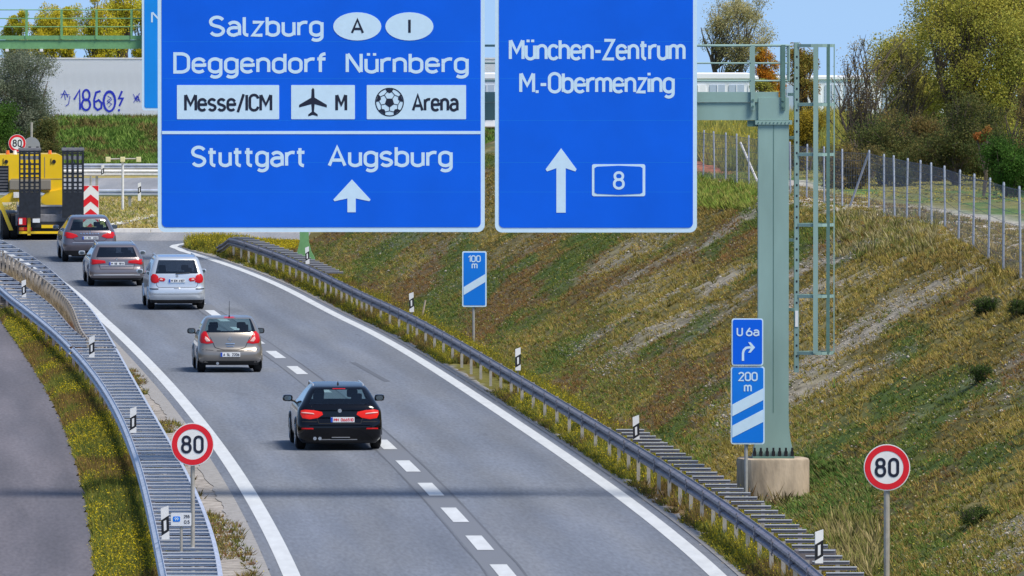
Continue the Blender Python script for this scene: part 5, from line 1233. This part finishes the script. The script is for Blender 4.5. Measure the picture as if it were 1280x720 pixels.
def tree(name, label, cat, x, y, z, height, crown_w, crown_z0, pal, nleaf, lsize, seed, lean=0, stems=1, nb=60, bark=None, group=None, blobs=7, clump=.16, droop=0, depth=None, twig=.012, shape='round'):
    rng = np.random.default_rng(seed); rnd = random.Random(seed)
    t = empty(name, (x, y, z), 0, label, cat, group)
    depth = depth or crown_w
    tips = []; mb = MB(); cz = (crown_z0 + height) / 2; ch = (height - crown_z0) / 2
    # sub-crowns (big limbs' territory)
    bl = []
    for i in range(blobs):
        a = rnd.uniform(0, 6.28); r_ = rnd.uniform(.2, .75) if i else 0; zz = rnd.uniform(-.8, .72)
        if shape == 'poplar': r_ *= .5
        k = math.sqrt(max(.15, 1 - zz * zz)); bl.append((math.cos(a) * r_ * crown_w / 2 * k, math.sin(a) * r_ * depth / 2 * k, cz + zz * ch, rnd.uniform(.32, .55)))
    for i in range(nb):
        bx, by, bz, br = bl[i % blobs]; v = Vector((rnd.gauss(0, 1), rnd.gauss(0, 1), rnd.gauss(0, 1))).normalized() * (rnd.random() ** .4)
        tips.append((bx + v.x * br * crown_w / 2, by + v.y * br * depth / 2, min(height, max(crown_z0 * .8, bz + v.z * br * ch * 1.1))))
    for s in range(stems):
        sx_ = rnd.uniform(-.25, .25) * crown_w * (stems > 1); r0 = .035 * height / max(1, stems ** .5)
        top = Vector((lean + sx_ * 1.6, rnd.uniform(-.1, .1) * depth, height * .72)); prev = Vector((sx_ * .3, 0, -.3)); N = 6; pts = [prev]
        for i in range(1, N + 1):
            k = i / N; p = Vector((sx_ * .3 + (top.x - sx_ * .3) * k + rnd.uniform(-.06, .06) * height * .3, top.y * k + rnd.uniform(-.03, .03) * height * .3, -.3 + (top.z + .3) * k)); pts.append(p)
        for i in range(N): mb.tube(pts[i], pts[i + 1], r0 * (1 - .8 * i / N), r0 * (1 - .8 * (i + 1) / N), 7, False)
        for j, tp in enumerate(tips):
            if j % stems != s: continue
            tp = Vector(tp); lo = min(N - 1, max(1, int((tp.z / height) * N * .75))); a = pts[lo]
            m = a.lerp(tp, .5) + Vector((0, 0, -.02 * height + rnd.uniform(0, .06) * height)); rb = r0 * .28
            mb.tube(a, m, rb, rb * .5, 5, False); mb.tube(m, tp, rb * .5, twig, 4, False)
            for q in range(3):
                e_ = tp + Vector((rnd.uniform(-1, 1), rnd.uniform(-1, 1), rnd.uniform(-.4, 1))) * clump * crown_w * .6; mb.tube(m.lerp(tp, rnd.uniform(.4, 1)), e_, twig, twig * .5, 3, False)
    mb.build('trunk', bark or M['bark'], t)
    Cn = np.array(tips); rad = rng.uniform(.6, 1.4, len(Cn)) * clump * crown_w
    if nleaf:
        V, f, cc = leaf_cloud(Cn, rad, int(nleaf * 1.7), lsize * .72, PAL[pal] if isinstance(pal, str) else pal, rng, droop)
        me = npmesh('crown', V, f, M['leaf'], cc, 4); link('crown', me, t)
    return t
def at_terr(px, Y): x = PX(px, Y); return x, Y, gh(x, Y)
def T(name, label, cat, px, Y, top_py, wpx, z0_py, pal, nleaf, ls, seed, **kw):
    x, Y, z = at_terr(px, Y); sc_ = F / Y; h_ = PZ(top_py, Y) - z; z0 = max(.1, PZ(z0_py, Y) - z) if z0_py else h_ * .2
    return tree(name, label, cat, x, Y, z, h_, wpx / sc_, z0, pal, nleaf, ls, seed, **kw)
gT = 'autumn trees behind the noise wall'
for i, (px, top, w, lb_) in enumerate([(20, 22, 30, 'low yellow tree over the wall, nearest the left picture edge'), (62, 3, 42, 'yellow tree over the wall, second from the left, round-topped'), (88, 0, 34, 'yellow tree over the wall above the start of the graffiti'), (122, -14, 50, 'tallest, widest yellow tree over the wall above the graffiti'), (156, -10, 40, 'yellow tree over the wall just left of the paler blue sign'), (182, 10, 36, 'yellow tree over the wall half hidden by the paler blue sign')]):
    T('autumn_tree', lb_, 'tree', px, 548 + i % 3 * 6, top - 4, w * 1.5, 90, 'yellow', 11000, .075, 100 + i, blobs=9, nb=80, group=gT, clump=.14, depth=2.5)
for i, (px, top, w, lb_) in enumerate([(250, 20, 60, 'tree mostly behind the largest blue sign, left part'), (420, 30, 70, 'tree mostly behind the largest blue sign, right part')]):
    T('autumn_tree', lb_, 'tree', px, 552, 40, w, 84, 'olive', 2500, .1, 120 + i, blobs=5, nb=30, group=gT, depth=2.5)
T('willow_bush', 'large grey-green bush in front of the noise wall, left of the graffiti', 'bush', 30, 512, 62, 128, 168, 'willow', 30000, .058, 130, stems=4, blobs=12, nb=110, clump=.13)
T('willow_bush', 'lower dark green bush under the large grey-green bush, beside the lorry', 'bush', 62, 500, 150, 62, 194, 'dark', 6000, .07, 131, stems=3, blobs=6, nb=40)
T('willow_bush', 'dark green bush at the left picture edge behind the distant round sign', 'bush', -4, 500, 135, 70, 190, 'green', 6000, .07, 132, stems=3, blobs=6, nb=40)
# right side
T('pale_tree', 'tall thin-leaved pale tree beyond the white hall, right of the smaller sign', 'tree', 915, 500, -6, 118, 84, 'pale', 11000, .06, 140, stems=3, blobs=12, nb=130, clump=.10, twig=.012)
T('orange_shrub', 'bright orange shrub behind the gantry head', 'tree', 962, 330, 62, 52, 140, 'orange', 7000, .05, 141, stems=2, blobs=6, nb=50)
T('orange_shrub', 'rusty olive tree top seen through the ladder cage', 'tree', 1004, 345, 56, 56, 120, [(.34, .17, .04), (.30, .25, .05), (.24, .22, .05)], 6000, .05, 142, stems=2, blobs=6, nb=50)
T('yellow_shrub', 'yellow-green shrub low behind the ladder cage', 'bush', 1004, 305, 140, 66, 236, [(.42, .30, .03), (.36, .28, .04), (.22, .2, .04)], 9000, .045, 143, stems=3, blobs=7, nb=60)
T('yellow_shrub', 'olive shrub between gantry head and ladder cage', 'bush', 968, 320, 100, 60, 200, 'olive', 6000, .05, 144, stems=3, blobs=6, nb=50)
T('bare_shrub', 'nearly bare dark-branched shrub right of the ladder cage', 'bush', 1085, 292, 48, 120, 190, [(.28, .24, .08), (.36, .28, .10)], 1500, .04, 145, stems=6, blobs=12, nb=120, clump=.10, twig=.012)
T('bare_shrub', 'second bare twiggy shrub beside the olive tree', 'bush', 1128, 300, 62, 96, 190, [(.40, .33, .11), (.28, .26, .08)], 3000, .04, 146, stems=5, blobs=9, nb=90, clump=.10, twig=.012)
T('olive_tree', 'olive-yellow tree left of the tallest tree', 'tree', 1140, 315, 18, 124, 150, 'olive', 20000, .05, 147, stems=2, blobs=10, nb=90)
T('olive_tree', 'tallest broad olive-green tree towards the right picture edge', 'tree', 1222, 300, -40, 215, 180, [(.46, .42, .08), (.36, .36, .07), (.58, .50, .09), (.24, .26, .055)], 42000, .05, 148, stems=3, blobs=18, nb=190, clump=.12)
T('bright_tree', 'bright yellow-green tree top behind the tallest olive tree', 'tree', 1205, 318, -55, 150, 60, 'yellowgreen', 12000, .06, 149, stems=2, blobs=9, nb=80)
T('bright_tree', 'yellow-green tree at the right picture edge', 'tree', 1275, 325, -50, 100, 120, 'yellowgreen', 9000, .06, 150, stems=2, blobs=8, nb=70)
hd_ = [(1062, 178, 84, 'brown', 'brownish thicket clump just right of the ladder cage'), (1108, 150, 96, 'dark', 'dark thicket clump under the bare shrubs'), (1150, 145, 90, 'brown', 'brown-green thicket clump in the middle of the hedge'), (1195, 128, 100, 'dark', 'tall dark thicket clump under the tallest tree'), (1240, 132, 96, 'dark', 'dark thicket clump left of the fresh green bush'), (1290, 110, 90, 'brown', 'brown thicket clump cut by the right picture edge'), (1120, 196, 70, 'dark', 'low dark clump behind the first fence posts'), (1172, 190, 80, 'brown', 'low brown clump behind the middle fence posts')]
for i, (px, top, w, pal, lb_) in enumerate(hd_):
    T('hedge_bush', lb_, 'bush', px, 276 + (i * 5) % 12 - (3 if i > 5 else 0), top, w, 244, pal, 11000, .042, 160 + i, stems=4, blobs=9, nb=80, group='thicket behind the fence')
T('olive_tree', 'olive tree standing just outside the right picture edge', 'tree', 1365, 290, -20, 170, 190, 'olive', 14000, .055, 155, stems=2, blobs=10, nb=80)
T('hedge_bush', 'dark thicket clump just outside the right picture edge', 'bush', 1350, 272, 130, 110, 248, 'dark', 8000, .045, 156, stems=4, blobs=9, nb=60, group='thicket behind the fence')
T('green_bush', 'fresh green bush at the right picture edge behind the fence', 'bush', 1258, 262, 166, 88, 248, 'green', 14000, .042, 180, stems=4, blobs=9, nb=70)
T('rust_bush', 'small red-leaved bush in the dark thicket', 'bush', 1226, 264, 158, 24, 178, 'rust', 900, .04, 181, stems=2, blobs=4, nb=16)
for i, (px, Y, top, w, lb_) in enumerate([(1232, 222, 363, 32, 'upper of two small dark green bushes on the bank'), (1276, 204, 366, 36, 'small dark green bush on the bank at the right picture edge'), (1226, 196, 452, 40, 'dark green bush in the middle of the bank, right of the round sign'), (1222, 160, 622, 44, 'flat dark green clump low on the bank near the round sign')]):
    x = PX(px, Y); z = gh(x, Y)
    # slide along the sight line until the ground is reached
    for Yt in np.arange(150, 300, .5):
        xx = PX(px, Yt)
        if gh(xx, Yt) >= PZ(top + 30, Yt): x, Y, z = xx, float(Yt), gh(xx, Yt); break
    sc_ = F / Y; tree('bank_bush', lb_, 'bush', x, Y, z - .05, 20 / sc_, w * 1.25 / sc_, .02, [(.05, .09, .02), (.07, .12, .03), (.10, .12, .04)], 2600, .022, 190 + i, stems=6, blobs=9, nb=44, clump=.14, group='dark green bushes on the bank')

# ------------------------------------------------------------------ grass, weeds and stones
def tufts(name, label, P, h, spread, cols, blades, rng, parent=None, lean=.35, w=.010, heads=None, headn=0, heads_size=.02, fine=False):
    n = len(P); 
    ang = rng.uniform(0, 2 * np.pi, (n, blades)); out = rng.uniform(.1, 1, (n, blades)) * spread[:, None]; hh = h[:, None] * rng.uniform(.5, 1.15, (n, blades))
    bx = P[:, None, 0] + np.cos(ang) * out * .4; by = P[:, None, 1] + np.sin(ang) * out * .4; bz = np.repeat(P[:, None, 2], blades, 1) - .02
    txx = bx + np.cos(ang) * (out + hh * lean * rng.uniform(.2, 1, (n, blades))); tyy = by + np.sin(ang) * (out + hh * lean * .6); tz_ = bz + hh
    pa = rng.uniform(0, np.pi, (n, blades)) * .35; ww = w * rng.uniform(.7, 1.5, (n, blades)); dx, dy = np.cos(pa) * ww, np.sin(pa) * ww
    N = n * blades
    if fine:
        mxx, myy, mzz = (bx * .45 + txx * .55), (by * .55 + tyy * .45), bz + hh * .6
        v = np.stack([np.stack([bx - dx, by - dy, bz], -1), np.stack([bx + dx, by + dy, bz], -1), np.stack([mxx + dx * .8, myy + dy * .8, mzz], -1), np.stack([mxx - dx * .8, myy - dy * .8, mzz], -1), np.stack([txx, tyy, tz_], -1)], 2).reshape(-1, 3)
        b_ = np.arange(N) * 5; f = np.concatenate([np.stack([b_, b_ + 1, b_ + 2], 1), np.stack([b_, b_ + 2, b_ + 3], 1), np.stack([b_ + 3, b_ + 2, b_ + 4], 1)]); kk = 5
    else:
        v = np.stack([np.stack([bx - dx * 1.4, by - dy * 1.4, bz], -1), np.stack([bx + dx * 1.4, by + dy * 1.4, bz], -1), np.stack([txx, tyy, tz_], -1)], 2).reshape(-1, 3)
        b_ = np.arange(N) * 3; f = np.stack([b_, b_ + 1, b_ + 2], 1); kk = 3
    cc = np.repeat(np.repeat(cols[:, None, :], blades, 1) * rng.uniform(.6, 1.45, (n, blades, 1)), kk, 1).reshape(-1, 3)
    if heads is not None and headn:
        m = rng.random((n, blades)) < headn; hp = np.stack([txx, tyy, tz_], -1)[m]; k = len(hp); s_ = heads_size * rng.uniform(.6, 1.4, (k, 1))
        a = rng.normal(0, 1, (k, 3)); a /= np.linalg.norm(a, axis=1, keepdims=True); q = rng.normal(0, 1, (k, 3)); q -= a * (a * q).sum(1, keepdims=True); q /= np.linalg.norm(q, axis=1, keepdims=True)
        hv = np.stack([hp - a * s_, hp + q * s_, hp + a * s_], 1).reshape(-1, 3); o = len(v)
        f = np.concatenate([f, np.arange(3 * k).reshape(k, 3) + o]); v = np.concatenate([v, hv]); cc = np.concatenate([cc, np.repeat(heads[rng.integers(0, len(heads), k)], 3, 0)])
    me = npmesh(name, v, f, M['plant'], cc, 3); return tag(link(name, me, parent), label, None, None, 'stuff')
YEL = np.array([(.62, .48, .01), (.50, .40, .03), (.68, .54, .03)])
def scatter(n, y0, y1, xl, xr, rng, power=1.0):
    Y = y0 + (y1 - y0) * rng.random(n) ** power; u = rng.random(n); a, b_ = xl(Y), xr(Y); X = a + (b_ - a) * u; return X, Y, u
def pick(n, pal, rng, w=None): pal = np.array(pal); return pal[rng.choice(len(pal), n, p=w)]
rng = np.random.default_rng(5)
# right verge
wr = lambda Y: np.interp(Y, [150, 250, 300, 341], [1.95, 1.9, 2.2, 3.4])
X, Y, u = scatter(22000, 142, 342, lambda Y: XR(Y) + .48, lambda Y: XR(Y) + wr(Y), rng, 1.15)
gap_ = (fbm(X * 1.3, Y * .35, 91) > .36) & ~((Y > 232) & (Y < 252) & (u < .55) & (fbm(X, Y * .3, 92) > .42)); X, Y, u = X[gap_], Y[gap_], u[gap_]
nz = fbm(X * .8, Y * .25, 93); hgt_ = (.10 + .22 * np.clip(u * 2.4, 0, 1)) * rng.uniform(.6, 1.3, len(X)) * np.where(Y > 280, 1.25, 1)
hgt_ *= np.where((Y > 300) & (u > .45), .45, 1); P_ = np.c_[X, Y, ground_h(X, Y)]
cc = np.where((nz > .56)[:, None], pick(len(X), [(.16, .11, .04), (.20, .14, .05), (.11, .12, .035)], rng), pick(len(X), [(.13, .15, .03), (.20, .19, .03), (.09, .12, .03), (.26, .22, .04)], rng))
k = nz <= .53
tufts('verge_weeds', 'yellow-flowering weeds on the right verge in front of the guardrail', P_[k], hgt_[k], np.full(k.sum(), .10), cc[k], 10, rng, heads=YEL, headn=.30, heads_size=.017)
tufts('verge_grass', 'brown and green grass on the right verge', P_[~k], hgt_[~k], np.full((~k).sum(), .09), cc[~k], 8, rng, heads=YEL, headn=.12, heads_size=.016)
# island nose weeds
X = rng.uniform(-12.6, -8, 3500); Y = rng.uniform(341, 349, 3500); l_, r_ = road_bounds(Y); k = X > r_ + .15; X, Y = X[k], Y[k]
tufts('verge_weeds', 'yellow weeds on the tip of the verge where the white line bends round', np.c_[X, Y, ground_h(X, Y)], rng.uniform(.2, .5, len(X)) * np.clip(1.15 - (X + 12) * .28, .2, 1), np.full(len(X), .14), pick(len(X), [(.22, .22, .03), (.30, .25, .04), (.13, .15, .03)], rng), 8, rng, heads=YEL, headn=.35, w=.014, heads_size=.025)
# left verge
X, Y, u = scatter(26000, 142, 292, lambda Y: XPATH(Y) + .05, lambda Y: XLL(Y) + .10, rng, 1.1)
nz = fbm(X * .7, Y * .16, 95); n2_ = fbm(X * .9, Y * .12, 96, 5) - .03; P_ = np.c_[X, Y, ground_h(X, Y)]; hgt_ = rng.uniform(.10, .34, len(X)) * np.clip(.5 + u * 2, .5, 1)
cc = pick(len(X), [(.10, .13, .03), (.15, .17, .03), (.20, .18, .045), (.07, .10, .025)], rng); br = (n2_ > .55); cc[br] = pick(br.sum(), [(.19, .11, .04), (.22, .15, .05), (.13, .10, .035), (.12, .12, .03)], rng)
k = (nz > .44) & ~br
tufts('verge_weeds', 'yellow-flowering weeds between the old side road and the central barrier', P_[k], hgt_[k], np.full(k.sum(), .10), cc[k], 10, rng, heads=YEL, headn=.38, heads_size=.018)
tufts('verge_grass', 'green and rusty grass between the old side road and the central barrier', P_[~k], hgt_[~k], np.full((~k).sum(), .10), cc[~k], 8, rng, heads=YEL, headn=.06, heads_size=.015)
# weeds along the left gravel strip and under the barrier
X, Y, u = scatter(5200, 142, 300, lambda Y: XLR(Y) - .25, lambda Y: XL(Y) - .55, rng); k = (fbm(X * 1.2, Y * .22, 97) + .30 * (1 - u)) > .62; X, Y = X[k], Y[k]
tufts('strip_weeds', 'sparse weeds on the gravel strip between central barrier and lane edge', np.c_[X, Y, ground_h(X, Y)], rng.uniform(.05, .16, len(X)), np.full(len(X), .10), pick(len(X), [(.16, .15, .04), (.22, .17, .07), (.20, .10, .05), (.11, .12, .03)], rng), 8, rng, heads=YEL, headn=.05, heads_size=.014)
X, Y, u = scatter(6500, 250, 318, lambda Y: XLLR(Y) + .12, lambda Y: XMID(np.maximum(Y, 250)) + .05, rng, 1.3); u_ = (u > .55) | (Y < 268); X, Y = X[u_], Y[u_]
tufts('dry_weeds', 'dry red-brown weeds in the fork between the two barrier branches', np.c_[X, Y, ground_h(X, Y)], rng.uniform(.25, .62, len(X)) * np.interp(Y, [250, 256, 318], [.3, 1, .8]), np.full(len(X), .08), np.where((Y < 272)[:, None], pick(len(X), [(.22, .10, .06), (.26, .15, .09), (.15, .09, .05), (.30, .2, .12)], rng), pick(len(X), [(.34, .28, .19), (.28, .22, .14), (.20, .15, .09)], rng)), 6, rng, w=.012)
# bank slope
X, Y, u = scatter(120000, 144, 345, lambda Y: toe(Y) - .35, lambda Y: toe(Y) + 10.5, rng, 1.25)
vis = (np.abs(X) < .066 * Y); X, Y, u = X[vis], Y[vis], u[vis]
dd = X - toe(Y); n1 = fbm(X * .35, Y * .09, 31, 5) + rng.normal(0, .03, len(X)); n2 = fbm(X * .7, Y * .15, 41, 5) + rng.normal(0, .03, len(X)); n3 = fbm(X * .33, Y * .22, 51, 5); n5 = fbm(X * .5, Y * .1, 61) + rng.normal(0, .03, len(X))
rk = sstep(n3, .45, .60) * sstep(dd, .9, 2.2) * (1 - sstep(dd, 7.0, 8.5)) * sstep(fbm(X * .12, Y * .05, 71), .34, .50) * (1 - .75 * sstep(Y, 255, 285)) * (.45 + .55 * sstep(fbm(X * 2.2, Y * 1.6, 77), .38, .55))
keep = rng.random(len(X)) > rk * .86; X, Y, dd, n1, n2, n5 = X[keep], Y[keep], dd[keep], n1[keep], n2[keep], n5[keep]
P_ = np.c_[X, Y, ground_h(X, Y)]
cc = pick(len(X), [(.13, .108, .032), (.16, .125, .04), (.085, .085, .024), (.22, .17, .06)], rng)
m = n1 > .54; cc[m] = pick(m.sum(), [(.13, .078, .036), (.17, .105, .045), (.11, .085, .032), (.12, .10, .03)], rng)
m = n2 > .55 - .06 * (1 - sstep(Y, 165, 200)); cc[m] = pick(m.sum(), [(.055, .085, .02), (.075, .11, .028), (.10, .115, .035)], rng)
m = (n5 > .57) | ((dd > 7.3) & (rng.random(len(X)) > .45)); cc[m] = pick(m.sum(), [(.27, .215, .075), (.21, .175, .055), (.15, .135, .036), (.11, .105, .028)], rng)
m = (rng.random(len(X)) < .75 - .22 * dd) & (n1 < .56); cc[m] = pick(m.sum(), [(.07, .12, .025), (.10, .135, .035), (.14, .14, .045)], rng)
hh = rng.uniform(.035, .10, len(X)) * np.where((dd > 6.5) & (dd < 8), 1.5, 1) * np.where(n5 > .57, 1.3, 1) * np.where(rng.random(len(X)) > .96, 2.2, 1)
tufts('bank_grass', 'mixed dry and green grass covering the bank', P_, hh, np.full(len(X), .09), cc * np.array([1.34, 1.26, 1.1]), 8, rng, lean=.5, w=.008, heads=np.array([(.45, .40, .06), (.5, .45, .25), (.35, .16, .06)]), headn=.07, heads_size=.02)
# straw grass on the crest and near the round sign, fresh green below the footing
def patch(name, label, px0, px1, py0, py1, n, pal, h0_, h1_, seed, blades=9):
    r_ = np.random.default_rng(seed); pts = []; tries = 0
    while len(pts) < n and tries < n * 3:
        tries += 1; a = r_.uniform(px0, px1); c_ = r_.uniform(py0, py1); m_ = math.tan(PITCH + math.atan((c_ - 360) / F)); Yl = 145.0; Yh = 330.0
        f_ = lambda Yq: float(ground_h(PX(a, Yq), Yq)) - (H - Yq * m_)
        if f_(Yl) > 0 or f_(Yh) < 0: continue
        for _ in range(14):
            mm = (Yl + Yh) / 2
            if f_(mm) > 0: Yh = mm
            else: Yl = mm
        pts.append((PX(a, Yh), Yh, gh(PX(a, Yh), Yh)))
    P_ = np.array(pts); tufts(name, label, P_, r_.uniform(h0_, h1_, len(P_)), np.full(len(P_), .12), pick(len(P_), pal, r_), blades, r_, lean=.5, w=.012, fine=True)
patch('straw_grass', 'tall pale straw grass on the shoulder of the bank right of the ladder', 1040, 1170, 266, 322, 420, [(.34, .29, .15), (.28, .24, .11), (.22, .20, .07), (.17, .18, .05)], .12, .30, 301)
patch('straw_grass', 'pale straw grass around the foot of the right round sign', 1030, 1100, 655, 722, 260, [(.34, .28, .13), (.28, .24, .10), (.20, .19, .06), (.14, .16, .04)], .15, .42, 302)
patch('green_grass', 'fresh green grass right beside the concrete block', 980, 1090, 575, 650, 1100, [(.07, .14, .03), (.09, .16, .035), (.13, .17, .05), (.16, .16, .06)], .06, .18, 303)
patch('green_grass', 'sunlit green grass on the crest between the smaller sign and the pillar', 872, 945, 222, 262, 900, [(.16, .24, .04), (.22, .27, .05), (.28, .28, .07)], .12, .3, 304)
patch('dead_weeds', 'brown dead weeds standing in front of the concrete block', 925, 985, 612, 634, 70, [(.16, .10, .05), (.12, .09, .04), (.18, .15, .06)], .12, .4, 305, 5)
# stones on the bank
n = 20000; X, Y, u = scatter(n * 6, 146, 330, lambda Y: toe(Y) + .8, lambda Y: toe(Y) + 9.3, rng, 1.2); n3 = fbm(X * .33, Y * .22, 51, 5); dd = X - toe(Y)
rk = sstep(n3, .44, .60) * sstep(fbm(X * .12, Y * .05, 71), .34, .50) * (1 - sstep(dd, 7, 8.5)) * (1 - .75 * sstep(Y, 255, 285)); k = (rng.random(len(X)) < rk * .72 + .03) & (np.abs(X) < .0575 * Y); X, Y = X[k], Y[k]; n = len(X)
base = np.array([(1, 0, 0), (-.5, .87, 0), (-.5, -.87, 0), (0, 0, .8), (0, 0, -.8)]); s_ = rng.uniform(.010, .030, (n, 1, 1)) * (1 + (rng.random((n, 1, 1)) > .97) * 1.2)
v = base[None] * s_ * rng.uniform(.6, 1.5, (n, 5, 1)) * np.array([1.3, 1, .7]) ; a = rng.uniform(0, 6.28, n); ca, sa = np.cos(a)[:, None], np.sin(a)[:, None]
v = np.stack([v[..., 0] * ca - v[..., 1] * sa, v[..., 0] * sa + v[..., 1] * ca, v[..., 2]], -1) + np.c_[X, Y, ground_h(X, Y) + .015][:, None]
f = np.array([(0, 1, 3), (1, 2, 3), (2, 0, 3), (1, 0, 4), (2, 1, 4), (0, 2, 4)]); f = (f[None] + (np.arange(n) * 5)[:, None, None]).reshape(-1, 3)
tag(link('bank_stones', npmesh('bank_stones', v.reshape(-1, 3), f, M['stone'])), 'pale stones and chalky rubble on the eroded strips of the bank', None, None, 'stuff')
# field weeds behind the fence, far verge grass, far green bank
X = rng.uniform(-2, 16, 20000); Y = rng.uniform(255, 440, 20000); k = (X - toe(Y) > 9.5) & (X > np.interp(Y, [255, 285, 340], [11, 7.4, 5.8]) + .3) & (np.abs(X) < .058 * Y) & (np.exp(-((X - np.interp(Y, [p[1] for p in trk][::-1], [p[0] for p in trk][::-1])) / 1.5) ** 4) * (Y < 292) < .5); X, Y = X[k], Y[k]
nz = fbm(X * .5, Y * .2, 99); tall = np.where(Y > 305, rng.uniform(.4, .95, len(X)), rng.uniform(.03, .08, len(X)))
cl = np.where((nz > .5)[:, None], pick(len(X), [(.34, .29, .06), (.40, .33, .08), (.28, .27, .06)], rng), pick(len(X), [(.16, .19, .05), (.24, .24, .06)], rng))
tufts('field_weeds', 'tall yellow-green weeds in the field behind the fence', np.c_[X, Y, ground_h(X, Y)], tall, np.full(len(X), .2), cl, 8, rng, w=.02, heads=YEL, headn=.10, heads_size=.03)
X = rng.uniform(-22, -6, 9000); Y = 357.5 + 74 * rng.random(9000); 
tufts('far_verge_grass', 'dry yellow grass beyond the crossing road', np.c_[X, Y, ground_h(X, Y)], rng.uniform(.05, .2, 9000), np.full(9000, .2), pick(9000, [(.42, .33, .10), (.34, .29, .09), (.22, .24, .06), (.45, .38, .24)], rng), 6, rng, w=.02, heads=YEL, headn=.05)
X = rng.uniform(-31, 2, 22000); Y = 508 + 23 * rng.random(22000); nz = fbm(X * .5, Y * .8, 81)
tufts('bank_grass', 'green grass and brambles on the far bank below the noise wall', np.c_[X, Y, ground_h(X, Y)], rng.uniform(.15, .45, 22000), np.full(22000, .25), np.where((nz > .55)[:, None], pick(22000, [(.22, .17, .06), (.16, .13, .05), (.12, .16, .04)], rng), pick(22000, [(.10, .18, .035), (.14, .24, .045), (.19, .27, .06)], rng)), 6, rng, w=.035, lean=.6)
